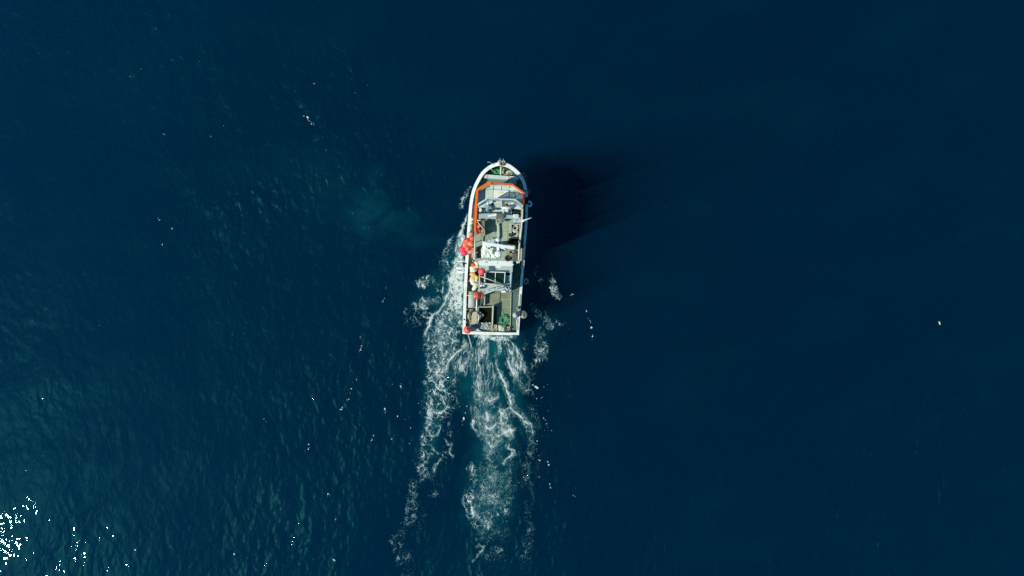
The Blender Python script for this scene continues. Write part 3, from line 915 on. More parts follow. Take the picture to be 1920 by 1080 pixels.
def fill(pts, z, name, m, parent, px=True):
    bm = bmesh.new()
    vs = [bm.verts.new(P(x, y, z)) for x, y in pts]
    f = bm.faces.new(vs)
    if f.normal.z < 0: f.normal_flip()
    bmesh.ops.triangulate(bm, faces=bm.faces[:])
    mb = MB(); bm.verts.ensure_lookup_table()
    mb.add([v.co.copy() for v in bm.verts], [[v.index for v in q.verts] for q in bm.faces])
    for i, q in enumerate(mb.f):
        a, b_, c = (mb.v[k] for k in q)
        if (b_ - a).cross(c - a).z < 0: mb.f[i] = q[::-1]
    bm.free()
    return mb.build(name, m, parent)


fill(inset(RING, lambda x, y: gw(x, y) - .3), .88, 'deck', DECK, boat)

# foredeck: a raised floor, the rope well and the locker across it
fore = [p for p in inset(RING, lambda x, y: gw(x, y) + .6) if p[1] < 345]
lft = sorted([p for p in fore if p[0] < 941], key=lambda p: -p[1]); rgt = sorted([p for p in fore if p[0] >= 941], key=lambda p: p[1])
mb = MB(); mb.prism(lft + rgt, 1.45, .9); mb.build('foredeck', GREENDECK, boat)
mb = MB(); mb.prism([(907.5, 329), (911, 326.8), (971, 331), (974, 335.5), (968, 338), (907.5, 333.5)], 2.05, 1.46)
mb.build('foredeck_locker', PALE, boat, bevel=.02)
mb = MB(); mb.prism([(914, 326.6), (914.9, 326.7), (913.7, 333.7), (912.8, 333.6)], 2.058, 2.0); mb.prism([(953.5, 330), (954.6, 330.1), (955.2, 335), (954, 335)], 2.06, 2.0)
mb.split('locker_seam', SEAM, boat)
# small hatch box standing on the foredeck, starboard
mb = MB(); mb.prism([(953, 337), (966, 337.5), (968, 345), (955, 345)], 1.95, 1.46); mb.build('foredeck_box', PALE, boat, bevel=.02)
mb = MB(); mb.tube([P(939.2, 311, 2.42), P(939, 320, 2.35), P(939, 328, 2.12)], .07); mb.build('stem_post', CREAM, boat)
mb = MB()
mb.tube([P(919, 314.5, 2.3), P(924.5, 321, 1.95)], .045)
mb.tube([P(945.5, 316, 2.25), P(941, 322.5, 2.2)], .05)
mb.split('deck_brace', CREAM, boat)
# bow roller: cheeks, drum and pulpit hoops
br = MB()
br.box(P(937.2, 303.5, 2.5), .07, .55, .22); br.box(P(943.8, 304.5, 2.5), .07, .55, .22)
br.tube([P(936.5, 301.5, 2.55), P(944.2, 302.3, 2.55)], .09, 12)
br.build('bow_roller', STEEL, boat, bevel=.01)
mb = MB()
for cx, cy, rx in ((936.3, 303.5, 2.6), (944.6, 304, 2.5)):
    mb.tube([P(cx + rx * math.cos(a), cy - 3.2 * math.sin(a) + 1, 2.65) for a in np.linspace(0, math.pi, 12)], .035, 6)
mb.tube([P(924.5, 309, 2.5), P(922, 306, 2.7), P(917, 303.8, 2.85), P(914, 304.2, 2.85)], .02, 6)
mb.split('pulpit_hoop', CREAM, boat)

# ---------------------------------------------------------------- wheelhouse with the flying bridge on its roof
ZR = 4.6
WH = [(892, 403), (893.8, 357), (916, 342.6), (960.5, 346), (982.3, 362), (980.6, 384), (976.5, 488), (889.5, 486)]
wh = MB(); wh.prism(WH, ZR, .885)
house = wh.build('wheelhouse', PALE, boat)
# deck boards of the bridge
mb = MB(); mb.prism([(893.3, 404), (979, 404), (976, 487.4), (890.3, 485.6)], ZR + .02, ZR - .02); fly = mb.build('bridge_deck', DECK, house)
mb = MB()
for t in (.12, .30, .42, .56, .70, .86):
    x0 = lerp(893, 979, t); x1 = lerp(890.5, 976, t)
    mb.prism([(x0 - .22, 405), (x0 + .22, 405), (x1 + .22, 486), (x1 - .22, 486)], ZR + .026, ZR)
mb.prism([(891, 434.8), (978, 431.8), (978, 432.4), (891, 435.4)], ZR + .030, ZR)
mb.split('deck_seam', SEAM, fly)
# roof panels ahead of the screen and their seams
mb = MB()
for x0, y0, x1, y1 in ((925.6, 345.2, 925.2, 371), (940.6, 346.5, 940.2, 356), (955.9, 347.5, 955.6, 353), (909.4, 356, 909.0, 371), (925.0, 355, 924.6, 372), (965, 356, 966, 371)):
    mb.prism([(x0 - .65, y0), (x0 + .65, y0), (x1 + .65, y1), (x1 - .65, y1)], ZR + .012, ZR - .01)
mb.prism([(896, 355.8), (925, 354), (925, 354.6), (896, 356.5)], ZR + .016, ZR - .01)
mb.prism([(954, 357), (981, 360), (981, 360.6), (954, 357.6)], ZR + .016, ZR - .01)
mb.split('roof_seam', SEAM, house)
mb = MB(); mb.prism([(925.5, 355.8), (953.8, 357.0), (953, 371.5), (925, 371)], ZR + .13, ZR - .01)
rh = mb.build('roof_hatch', mat('hatch_white', (.80, .86, .84), .35, .05, 2), house, bevel=.03)
mb = MB()
for k in range(7):
    x = 929 + k * 3.5
    mb.prism([(x - .25, 358), (x + .25, 358), (x + .15, 370.5), (x - .35, 370.5)], ZR + .137, ZR + .1)
mb.split('hatch_rib', mat('hatch_rib_grey', (.55, .62, .60), .5, .1, 3), rh)
mb = MB(); mb.prism([(935, 358.5), (944, 358.8), (943.8, 362), (935.2, 361.8)], ZR + .142, ZR + .1)
mb.build('yellow_mark', mat('faded_yellow', (.72, .66, .22), .6, .3, 12), rh)
# windows round the wheelhouse
for (a, b_) in ((WH[1], WH[2]), (WH[2], WH[3]), (WH[3], WH[4]), (WH[5], WH[6]), (WH[7], WH[0])):
    A = P(*a, ZR); B = P(*b_, ZR)
    L_ = (B - A).length; d = (B - A).normalized(); nrm = Vector((-d.y, d.x, 0))
    if nrm.dot((A + B) / 2 - P(935, 420, ZR)) < 0: nrm = -nrm
    k = max(1, int(L_ / .95))
    for i in range(k):
        c = A + d * (L_ * (i + .5) / k); c.z = 3.6
        mb = MB(); mb.box(c + nrm * .012, L_ / k - .22, .05, .72, math.atan2(d.y, d.x))
        mb.build('window', GLASSD, house)

# the orange rail: a thick painted coaming down the port side and round the front, thinner to starboard
def coaming(pts, widths, z0, z1, name, m, parent, bevel=.03, off=0.0):
    """a wall that follows photo points; widths in photo pixels"""
    mb = MB(); L_ = []; R_ = []
    for i, (x, y) in enumerate(pts):
        ax, ay = pts[max(i - 1, 0)]; bx, by = pts[min(i + 1, len(pts) - 1)]
        t = math.hypot(bx - ax, by - ay); nx, ny = -(by - ay) / t, (bx - ax) / t
        w = widths[i] / 2
        L_.append((x + nx * w, y + ny * w)); R_.append((x - nx * w, y - ny * w))
    vs = []
    for q in (L_, R_):
        for z in (z0, z1):
            vs += [P(x, y, z1) * 1.0 if z == z1 else Vector((*P(x, y, z1).xy, z0)) for x, y in q]
    k = len(pts)
    fs = []
    for i in range(k - 1):
        fs += [[k + i, k + i + 1, 3 * k + i + 1, 3 * k + i], [i, i + 1, k + i + 1, k + i], [2 * k + i, 3 * k + i, 3 * k + i + 1, 2 * k + i + 1], [i, 2 * k + i, 2 * k + i + 1, i + 1]]
    fs += [[0, k, 3 * k, 2 * k], [k - 1, 3 * k - 1, 4 * k - 1, 2 * k - 1]]
    mb.add(vs, fs)
    bm = bmesh.new()
    me = bpy.data.meshes.new('tmp'); me.from_pydata([tuple(v) for v in mb.v], [], mb.f); bm.from_mesh(me)
    bmesh.ops.recalc_face_normals(bm, faces=bm.faces[:]); bm.to_mesh(me)
    mb.f = [list(p.vertices) for p in me.polygons]; bm.free(); bpy.data.meshes.remove(me)
    return mb.build(name, m, parent, bevel=bevel)


coaming([(890.8, 434), (891.8, 412), (893.2, 380), (894.6, 357.5), (898.5, 353.6), (915.8, 343.2), (922, 342.6)], [3.6, 4.2, 4.8, 4.6, 4.6, 5.2, 4.0], ZR, ZR + .62, 'orange_coaming', ORANGE, house)
coaming([(921.8, 342.7), (940, 343.8), (960.5, 345.4), (982.2, 361.5), (982.4, 372), (981.6, 383.5)], [3.2, 2.9, 2.8, 3.2, 3.6, 3.8], ZR, ZR + .55, 'orange_coaming', mat('orange_paint_worn', (.80, .125, .02), .45, .14, 2.5, dirt=(.50, .08, .03), dirt_amt=.5), house)
# pale inner lip of the coaming
coaming([(898.5, 357.5), (917.5, 346.6), (940, 346.7), (960, 348.1), (979.0, 362.5)], [1.0, 1.0, 1.2, 1.1, 1.1], ZR, ZR + .46, 'coaming_lip', CREAM, house, .01)
coaming([(894.6, 402), (895.4, 384), (896.6, 362)], [1.2, 1.2, 1.0], ZR, ZR + .5, 'coaming_lip', CREAM, house, .01)
# red dodger cloth lashed outside the port coaming
coaming([(888.6, 420), (889.2, 402), (890.0, 384)], [2.2, 2.8, 1.6], ZR - .8, ZR + .25, 'dodger_cloth', mat('red_cloth', (.45, .03, .015), .8, .2, 6), house, .02)
# cream hand rails aft of the orange
mb = MB(); mb.tube([P(891.4, 434, ZR + .75), P(890.2, 460, ZR + .78), P(889.6, 486, ZR + .78)], .055)
for y in (440, 455, 470, 485):
    mb.tube([P(890.3, y, ZR + .76), P(890.3, y, ZR)], .03, 6)
mb.build('port_handrail', CREAM, house)
mb = MB(); mb.tube([P(980.4, 384.5, ZR + .8), P(979.4, 405, ZR + .8), P(977.6, 430, ZR + .78), P(973.8, 462, ZR + .78), P(972.5, 487, ZR + .78)], .07)
mb.tube([P(977.5, 395, ZR + .5), P(975.5, 425, ZR + .5), P(972.5, 455, ZR + .5)], .03, 6)
for y in (390, 405, 420, 440, 456, 470, 486):
    x = float(np.interp(y, [384, 405, 430, 462, 487], [980.4, 979.4, 977.6, 973.8, 972.5]))
    mb.tube([P(x, y, ZR + .78), P(x, y, ZR)], .035, 6)
mb.build('starboard_handrail', CREAM, house)

# windscreen of the bridge: a frame in five facets with panes
WT = [(897.5, 382.2), (914.6, 371.6), (940, 373.0), (965.6, 373.6), (980, 384.6)]        # top edge
WB_ = [(897, 386.5), (915.2, 378), (940, 379.5), (964.5, 380), (979, 390.5)]            # foot, a little aft of the top
zt, zb = ZR + 1.72, ZR + .85
ws = MB()
ws.tube([P(x, y, zt) for x, y in WT], .055, 8)
ws.tube([P(x, y, zb) for x, y in WB_], .05, 8)
for a, b_ in zip(WT, WB_):
    ws.tube([P(*a, zt), P(*b_, zb)], .05, 8)
for t in (.5,):
    ws.tube([P(lerp(914.6, 940, t), 372.2, zt), P(lerp(915, 940, t), 378.6, zb)], .03, 8)
screen = ws.build('windscreen', PALE, house)
for i in range(4):
    A, B, C_, D = P(*WT[i], zt), P(*WT[i + 1], zt), P(*WB_[i + 1], zb), P(*WB_[i], zb)
    nrm = (B - A).cross(D - A).normalized() * .006
    mb = MB(); q = [A, B, C_, D]
    mb.add([v + nrm for v in q] + [v - nrm for v in q], [[0, 1, 2, 3], [7, 6, 5, 4], [0, 4, 5, 1], [1, 5, 6, 2], [2, 6, 7, 3], [3, 7, 4, 0]])
    mb.build('pane', PANE, screen)
# shelf under the screen and the helm console
mb = MB(); mb.prism([(897, 387), (915, 378.4), (940, 380), (964.5, 380.5), (979, 391), (979, 393), (943, 388.8), (920, 388.6), (897, 389)], zb - .03, zb - .11)
mb.prism([(899, 387.5), (916, 379.5), (940, 381), (963.5, 381.5), (977, 391), (977, 392), (942, 387.8), (921, 387.6), (899, 388)], zb - .115, ZR)
mb.build('dash_shelf', PALE, house, bevel=.02)
con = MB(); con.prism([(920, 375.2), (941.8, 376.3), (941.8, 387), (920.2, 386)], ZR + 1.12, ZR + .36)
console = con.build('helm_console', mat('console_grey', (.56, .62, .58), .45, .07, 3), house, bevel=.03)
mb = MB(); mb.prism([(920.8, 381), (926.5, 381.3), (926.3, 385.5), (920.8, 385.2)], ZR + 1.132, ZR + 1.11); mb.build('instrument_screen', GLASSD, console)
mb = MB(); mb.prism([(927.5, 381.4), (939.2, 382), (939.1, 385.8), (927.4, 385.3)], ZR + 1.132, ZR + 1.11); mb.build('instrument_panel', mat('panel_grey', (.44, .49, .45), .5, .1, 6), console)
mb = MB(); mb.torus(P(948.5, 385.3, ZR + .98), .19, .018, axis=(0, -.55, .84), n=24, m=6)
for a in (0, 2.1, 4.2):
    q = Vector((0, -.55, .84)).to_track_quat('Z', 'Y')
    mb.tube([P(948.5, 385.3, ZR + .98), P(948.5, 385.3, ZR + .98) + q @ Vector((.19 * math.cos(a), .19 * math.sin(a), 0))], .012, 6)
mb.build('steering_wheel', STEEL, house)

# stair opening, benches and pedestal chair
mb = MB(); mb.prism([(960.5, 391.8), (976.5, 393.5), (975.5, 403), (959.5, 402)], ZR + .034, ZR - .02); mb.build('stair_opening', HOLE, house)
mb = MB()
for k in range(3):
    mb.prism([(962, 393.5 + 3 * k), (974.5, 394.6 + 3 * k), (974.4, 395.6 + 3 * k), (962, 394.5 + 3 * k)], ZR + .042, ZR + .03)
mb.split('stair_tread', mat('tread', (.035, .05, .03), .7, .2, 6), house)
mb = MB(); mb.prism([(893.5, 400.5), (931.5, 399.5), (931, 410.5), (893, 411)], ZR + .45, ZR + .02); bench = mb.build('bench', mat('bench_shade_grey', (.36, .45, .45), .45, .08, 3), house, bevel=.03)  # bench colour darkened to paint the shade lying on it
mb = MB(); mb.prism([(914, 403.8), (931, 400.4), (931.2, 404), (916, 406.4)], ZR + .50, ZR + .46); mb.build('bench_lit_wedge', WHITE, bench, bevel=.015)  # white wedge painted as the sunlit part of the bench
mb = MB(); mb.prism([(945, 402.5), (976, 403.5), (975.6, 410.5), (945, 409.5)], ZR + .42, ZR + .02); mb.build('bench', mat('bench_shade_blue', (.33, .46, .50), .45, .08, 3), house, bevel=.03)  # blue-grey shade painted into this bench's colour
ch = thing('helm_chair', 'brown padded helm chair on a pedestal behind the white-shirted helmsman', 'chair', P(938.5, 407, ZR + .02))
mb = MB(); mb.lathe([(.24, 0), (.22, .04), (.06, .06), (.05, .5)], P(938.5, 408, ZR + .02)); mb.build('pedestal', STEEL, ch)
mb = MB(); mb.prism([(932.5, 400.5), (944.8, 400.2), (945.2, 409.3), (932.3, 409.6)], ZR + .64, ZR + .50); mb.build('seat', BROWN, ch, bevel=.05)
bk = MB()
cs = [P(931.6, 411.3, ZR + .8), P(934, 416.5, ZR + .98), P(938.3, 419, ZR + 1.02), (P(942.6, 416.5, ZR + .98)), P(945, 411.3, ZR + .8)]
for a in np.linspace(0, 1, 9):
    pass
arc = [P(938.3 + 6.2 * math.cos(a), 412 + 6.6 * math.sin(a), ZR + .78) for a in np.linspace(0, math.pi, 15)]
lo = [Vector((p.x, p.y, ZR + .55)) for p in arc]
m_ = len(arc)
inn = [P(938.3 + 4.6 * math.cos(a), 411.6 + 4.2 * math.sin(a), ZR + .78) for a in np.linspace(0, math.pi, 15)]
inl = [Vector((p.x, p.y, ZR + .55)) for p in inn]
bk.add(arc + lo + inn + inl, [[i, i + 1, m_ + i + 1, m_ + i] for i in range(m_ - 1)] + [[2 * m_ + i + 1, 2 * m_ + i, 3 * m_ + i, 3 * m_ + i + 1] for i in range(m_ - 1)] + [[i + 1, i, 2 * m_ + i, 2 * m_ + i + 1] for i in range(m_ - 1)] + [[m_ + i, m_ + i + 1, 3 * m_ + i + 1, 3 * m_ + i] for i in range(m_ - 1)], True)
bk.build('backrest', DBROWN, ch)
mb = MB(); mb.prism([(933.6, 416.2), (943, 416), (941, 418.2), (935.4, 418.3)], ZR + .80, ZR + .76); mb.build('backrest_pad', mat('khaki_pad', (.32, .31, .16), .7, .15, 8), ch, bevel=.01)
# low pale spar lying fore and aft along the bridge
mb = MB(); mb.box((P(934, 420, ZR + .26) + P(934, 447, ZR + .26)) / 2, .15, (P(0, 420, ZR) - P(0, 447, ZR)).y, .10, R(2)); mb.box(P(934.3, 422, ZR + .12), .1, .1, .22); mb.box(P(934, 445, ZR + .12), .1, .1, .22)
mb.build('stowed_spar', mat('spar_paint', (.52, .57, .48), .5, .1, 4), house, bevel=.02)

# ---------------------------------------------------------------- radar mast
mast = MB()
mast.tube([P(933.8, 463, ZR), P(933.8, 463, ZR + 1.9)], .10, 12, .08)
mast.tube([P(928, 455, ZR), P(933.5, 462.5, ZR + 1.5)], .045); mast.tube([P(941, 456, ZR), P(934.2, 462.5, ZR + 1.5)], .045)
mast.box((P(933.8, 461, ZR + 1.62) + P(933.6, 476, ZR + 1.62)) / 2, .2, .75, .08, R(1))
mastp = mast.build('radar_mast', WHITE, boat)
mb = MB(); A, B = P(907.8, 456.3, ZR + 2.05), P(965.2, 465.2, ZR + 2.05)
d = (B - A); mb.box((A + B) / 2, d.length, .24, .12, math.atan2(d.y, d.x)); mb.lathe([(.14, -.2), (.13, 0)], (A + B) / 2 + Vector((0, 0, -.04)))
mb.build('radar_scanner', mat('radar_white', (.80, .86, .84), .35, .03, 2), mastp, bevel=.03)
mb = MB(); mb.lathe([(.20, 0), (.255, .04), (.26, .14), (.22, .21), (.12, .25), (.02, .26)], P(934, 476.3, ZR + 1.68), n=28); mb.build('radar_dome', mat('dome_white', (.84, .89, .87), .3, .02, 2), mastp)
mb = MB(); mb.lathe([(.10, -.22), (.13, 0), (.17, .05), (.18, .14), (.13, .24), (.03, .27)], P(933.6, 450, ZR + 1.5), n=24); mb.tube([P(933.8, 461, ZR + 1.4), P(933.6, 450, ZR + 1.3)], .05); mb.build('satellite_dome', mat('dome_white', (1, 1, 1)), mastp)
mb = MB(); mb.tube([P(931, 449, ZR + 1.3), P(930.2, 452.5, ZR + 1.3)], .10, 12, .16); mb.build('loudhailer', mat('hailer_grey', (.50, .50, .42), .5, .1, 5), mastp)
mb = MB(); mb.box((P(939, 464.4, ZR + 1.7) + P(947.5, 467.8, ZR + 1.7)) / 2, .42, .09, .05, R(-21)); mb.build('mast_bracket', WHITE, mastp, bevel=.01)
mb = MB(); mb.tube([P(933.8, 481, ZR + 1.3), P(933, 495, ZR + 1.3)], .022, 6); mb.tube([P(930.5, 481, ZR + 1.6), P(930, 485, ZR + 1.2)], .02, 6); mb.build('whip_aerial', STEEL, mastp)
# ---------------------------------------------------------------- after end of the wheelhouse: visor, lower roof, skylight
mb = MB()
V1 = [(896.5, 491.4), (901, 487.2), (957.5, 489.3), (963.6, 496.7), (958.5, 499.2), (899.6, 497.8)]
mb.prism(V1, ZR + .06, ZR - .06)
mb.prism([(929, 498.4), (939.3, 498.8), (939, 502.8), (929, 502.4)], ZR + .055, ZR - .05)
visor = mb.build('visor_roof', mat('visor_white', (.76, .84, .80), .35, .04, 2), boat, bevel=.015)
mb = MB(); mb.prism([(910, 490.6), (914.6, 490.8), (914.6, 492.2), (910, 492)], ZR + .07, ZR); mb.split('vent_slot', HOLE, visor)
mb = MB(); mb.prism([(899.5, 487.2), (905.5, 487.4), (905.5, 488.2), (899.5, 488)], ZR + .072, ZR); mb.prism([(916, 488), (921, 488.2), (921, 488.9), (916, 488.7)], ZR + .072, ZR); mb.split('vent_slot', HOLE, visor)
ZA = 2.62
mb = MB(); mb.prism([(899, 487), (962.3, 488), (959.2, 546), (897, 545)], ZA, .885)
aft = mb.build('aft_house', mat('aft_house_grey', (.43, .50, .48), .5, .08, 2, dirt=(.3, .34, .3), dirt_amt=.4), boat, bevel=.03)
mb = MB(); mb.prism([(957.4, 511), (959.6, 511), (957.6, 545.5), (955.6, 545.5)], ZA + .10, ZA - .02); mb.build('roof_edge', mat('edge_blue', (.46, .60, .66), .45, .08, 3), aft, bevel=.01)
mb = MB(); mb.prism([(898.8, 512), (900, 512), (899.4, 540), (898.2, 540)], ZA + .35, ZA - .02); mb.build('roof_edge', CREAM, aft, bevel=.01)
# engine-room skylight
ZS = ZA + .38
sk = MB()
SK = [(909, 509.2), (947.6, 510.6), (946.2, 533), (908.4, 531.4)]


def skp(u, v):
    a = (lerp(SK[0][0], SK[1][0], u), lerp(SK[0][1], SK[1][1], u)); b_ = (lerp(SK[3][0], SK[2][0], u), lerp(SK[3][1], SK[2][1], u))
    return (lerp(a[0], b_[0], v), lerp(a[1], b_[1], v))


def bar(mb, u0, v0, u1, v1, z1, z0):
    mb.prism([skp(u0, v0), skp(u1, v0), skp(u1, v1), skp(u0, v1)], z1, z0)


bar(sk, -.02, -.02, .075, 1.02, ZS, ZA - .02)
bar(sk, .965, -.02, 1.0, 1.02, ZS, ZA - .02)
bar(sk, .0755, -.02, .9645, .045, ZS, ZA - .02); bar(sk, .0755, .955, .9645, 1.0, ZS, ZA - .02)
bar(sk, .505, .0455, .535, .9545, ZS, ZS - .08)
sky_l = sk.build('skylight', WHITE, aft, bevel=.008)
for u0, u1 in ((.0755, .505), (.535, .9645)):
    mb = MB(); bar(mb, u0, .0455, u1, .9545, ZS - .085, ZS - .11); mb.build('pane', GLASSD, sky_l)
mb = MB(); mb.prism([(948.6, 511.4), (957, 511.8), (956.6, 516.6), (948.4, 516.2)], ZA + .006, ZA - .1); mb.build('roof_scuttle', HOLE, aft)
mb = MB(); mb.prism([(948.2, 517.5), (956.3, 518), (955.3, 534), (947.4, 533.4)], ZA + .02, ZA - .05); mb.build('roof_panel', mat('teal_panel', (.13, .24, .23), .5, .12, 4), aft, bevel=.01)
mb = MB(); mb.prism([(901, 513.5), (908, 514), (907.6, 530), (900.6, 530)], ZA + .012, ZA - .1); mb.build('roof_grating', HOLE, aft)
mb = MB()
for k in range(6):
    y = 515.5 + 2.5 * k
    mb.prism([(901, y), (907.8, y + .6), (907.8, y + 1.3), (901, y + .7)], ZA + .05, ZA + .005)
mb.split('grating_bar', STEEL, aft)
# aft gantry posts and cross tube
g = MB(); g.tube([P(899.6, 513, ZA + .9), P(899.2, 526, ZA + .9), P(898.6, 541, ZA + .9)], .05)
for y in (514, 527, 540):
    g.tube([P(899.3, y, ZA + .9), P(899.3, y, ZA)], .035, 6)
g.build('roof_rail', CREAM, aft)

# ---------------------------------------------------------------- side decks and after deck
mb = MB()
DK = [(963.4, 498), (979.6, 500), (970.6, 622.5), (958, 621.8), (959.6, 546)]
mb.prism(DK, .95, .87)
sd = mb.build('side_deck', GREENDECK, boat)
mb = MB()
for k in range(7):
    t = (k + .5) / 7
    xa = lerp(964, 979, t); xm = lerp(960, 975, t); xb = lerp(958.4, 970, t)
    mb.prism([(xa - .45, 499.5), (xa + .45, 499.5), (xm + .45, 547), (xb + .45, 621.5), (xb - .45, 621.5), (xm - .45, 547)], 1.0, .94)
mb.split('deck_rib', mat('rib_green', (.15, .26, .22), .65, .15, 3), sd, bevel=.008)
mb = MB(); mb.prism([(960, 519), (978, 519.5), (978, 520.1), (960, 519.6)], 1.006, .95); mb.prism([(959.4, 546.6), (976, 547), (976, 547.8), (959.4, 547.4)], 1.008, .95); mb.split('deck_seam', SEAM, sd)
mb = MB(); mb.prism([(896, 546.5), (958.5, 547), (957.3, 622), (892.5, 621)], .97, .87); ad_ = mb.build('after_deck', AFTDECK, boat)
mb = MB()
for pts in ([(939.4, 548), (940, 548), (938.2, 574), (937.6, 574)], [(939.5, 560.6), (958, 561.2), (958, 562.1), (939.5, 561.5)], [(938.2, 575.3), (957.8, 575.6), (957.8, 576.4), (938.2, 576.1)]):
    mb.prism(pts, .977, .95)
mb.split('deck_seam', mat('seam_pale', (.32, .36, .26), .7, .15, 5), ad_)
mb = MB(); mb.prism([(957.7, 548), (959.0, 548), (957.3, 621.5), (956, 621.5)], 1.12, .9); mb.split('pound_board', mat('board_green', (.40, .46, .34), .6, .1, 4), ad_, bevel=.01)
mb = MB(); mb.prism([(917, 550), (938, 549.5), (936.5, 575), (915.5, 574)], 1.06, .97); mb.build('hatch_cover', mat('hatch_olive', (.205, .235, .165), .65, .12, 2, dirt=(.12, .13, .09), dirt_amt=.5), ad_, bevel=.02)
mb = MB(); mb.prism([(908.6, 551.5), (909.9, 551.5), (908.9, 572.5), (907.6, 572.5)], 1.5, .97); mb.split('pound_board', PALE, ad_, bevel=.01)
mb = MB(); mb.prism([(898.5, 549), (906, 549), (905, 572), (897.8, 571.5)], .976, .9); mb.build('pound_or_painted_shade', mat('pound_dark', (.06, .10, .085), .7, .2, 4), ad_)
mb = MB(); mb.prism([(897.5, 574.8), (923.4, 574.4), (923.2, 576.2), (897.5, 576.6)], 1.3, .97); mb.split('pound_board', mat('board_grey', (.36, .42, .37), .6, .1, 4), ad_, bevel=.01)
mb = MB(); mb.prism([(898, 577), (922.4, 576.6), (921.4, 604), (896.2, 604)], .982, .9); mb.build('pound_or_painted_shade', HOLE, ad_)
mb = MB(); mb.prism([(923.6, 572.6), (925.7, 572.6), (924, 609.5), (921.8, 609.5)], 1.72, .97); mb.split('pound_board', mat('board_cream', (.58, .60, .46), .55, .1, 4), ad_, bevel=.01)
mb = MB(); mb.prism([(927.2, 573.5), (931.6, 573.5), (931.2, 608), (925.6, 608)], .984, .9); mb.build('pound_or_painted_shade', mat('painted_board_shadow', (.02, .028, .02), .8, .3, 5), ad_)  # dark strip painting the upright board's shadow on the deck, no pound here
mb = MB(); mb.tube([P(938.5, 575.2, .99), P(946, 590, .99)], .012, 5); mb.build('deck_line', SEAM, ad_)
mb = MB(); mb.prism([(878, 545), (896, 546), (893, 622), (874.5, 621)], .96, .87); mb.build('side_deck', mat('port_deck', (.27, .29, .24), .7, .14, 2, dirt=(.16, .17, .13), dirt_amt=.5), boat)
# lettering and dark marks along the starboard quarter of the gunwale
mb = MB()
rm = random.Random(3)
for k in range(9):
    y = 597 + k * 1.05
    mb.prism([(971.5, y), (973.1 - rm.random() * .5, y), (973.1 - rm.random() * .5, y + .5), (971.5, y + .5)], sheer(600) + .016, sheer(600) - .02)
mb.split('quarter_mark', mat('mark_blue', (.05, .09, .22), .5, .3, 20), boat)
mb = MB()
for k in range(10):
    y = 553 + k * 3.0; x = float(np.interp(y, [553, 583], [976.3, 974.0]))
    mb.torus(P(x, y, sheer(y) + .02), .05, .016, n=10, m=5)
mb.split('gunwale_ring', SEAM, boat)

# ---------------------------------------------------------------- port side: steps over the side
st_ = MB()
for y, w, x0 in ((489.8, .035, 857), (502.6, .10, 856), (509.8, .07, 858.5)):
    st_.tube([P(x0, y, 1.25), P(872, y + .3, 1.5)], w, 8)
st_.split('side_bracket', WHITE, boat)

# ---------------------------------------------------------------- buoys
def teardrop(r, m, name, label, c, axis=(0, 0, 1), group=None, nub=True):
    t = thing(name, label, 'buoy', c, group)
    ax = Vector(axis).normalized()
    prof = []
    for k in range(13):
        a = math.pi * k / 12
        prof.append((max(.02, r * math.sin(a)), -r * math.cos(a) * (1.0 if a < 1.57 else 1.18)))
    mb = MB(); mb.lathe(prof, c, ax, 20); mb.build('float_body', m, t)
    if nub:
        mb = MB(); mb.lathe([(.07, r * 1.1), (.075, r * 1.22), (.05, r * 1.34), (.02, r * 1.36)], c, ax, 12); mb.build('eye', mat('eye_dark_red', (.30, .06, .08), .5, .1, 6), t)
    return t


CL = 'red buoys bunched over the port rail'
for px, py, z, r, m, ax, lab in (
    (884.3, 447, 2.45, .24, BUOYR, (.5, -.4, .7), 'red buoy topmost of the bunch on the port rail, against the orange coaming'),
    (876, 451.5, 2.5, .27, BUOYR, (-.5, .2, .8), 'red buoy at the upper left of the bunch on the port rail'),
    (872.3, 458.5, 2.35, .26, BUOYO, (-.6, -.2, .6), 'coral red buoy left of centre in the bunch on the port rail'),
    (882.2, 457.5, 2.55, .26, BUOYO, (.5, .1, .8), 'coral orange buoy right of centre in the bunch on the port rail'),
    (868.2, 467.3, 2.1, .28, BUOYP, (-.7, .2, .5), 'pink buoy farthest out over the water in the bunch'),
    (877.6, 465.8, 2.6, .27, BUOYR, (.2, -.3, .9), 'red buoy in the middle of the bunch on the port rail'),
    (870.8, 474, 2.0, .26, BUOYP, (-.4, -.5, .5), 'pink buoy lowest of the bunch, below the other pink one'),
    (881.5, 468.8, 2.4, .30, BUOYO, (.3, -.6, .6), 'large orange buoy at the lower right of the bunch'),
):
    teardrop(r, m, 'mooring_buoy', lab, P(px, py, z), ax, CL)
teardrop(.2, BUOYK, 'mooring_buoy', 'small faded pink buoy on the port rail above the red bunch', P(881.8, 439.5, 2.2), (.1, .6, .6))
teardrop(.29, mat('rose_buoy_vinyl', (.88, .085, .10), .45, .1, 5, dirt=(.82, .2, .2), dirt_amt=.4), 'mooring_buoy', 'round rose red buoy beside the skylight, above the white floats', P(903, 509, ZA + 1.0), (.5, .5, .7))
teardrop(.30, BUOYR, 'mooring_buoy', 'red buoy at the top of the dan pole behind the skylight', P(894.2, 554.5, 2.1), (-.3, -.5, .8))
teardrop(.25, BUOYR, 'mooring_buoy', 'red buoy tucked against the right of the one on the dan pole', P(900.6, 554, 1.9), (.9, .1, .5))
teardrop(.32, BUOYR, 'mooring_buoy', 'lone red buoy on the port corner of the stern', P(876.2, 618.5, 1.85), (.1, .2, .9))

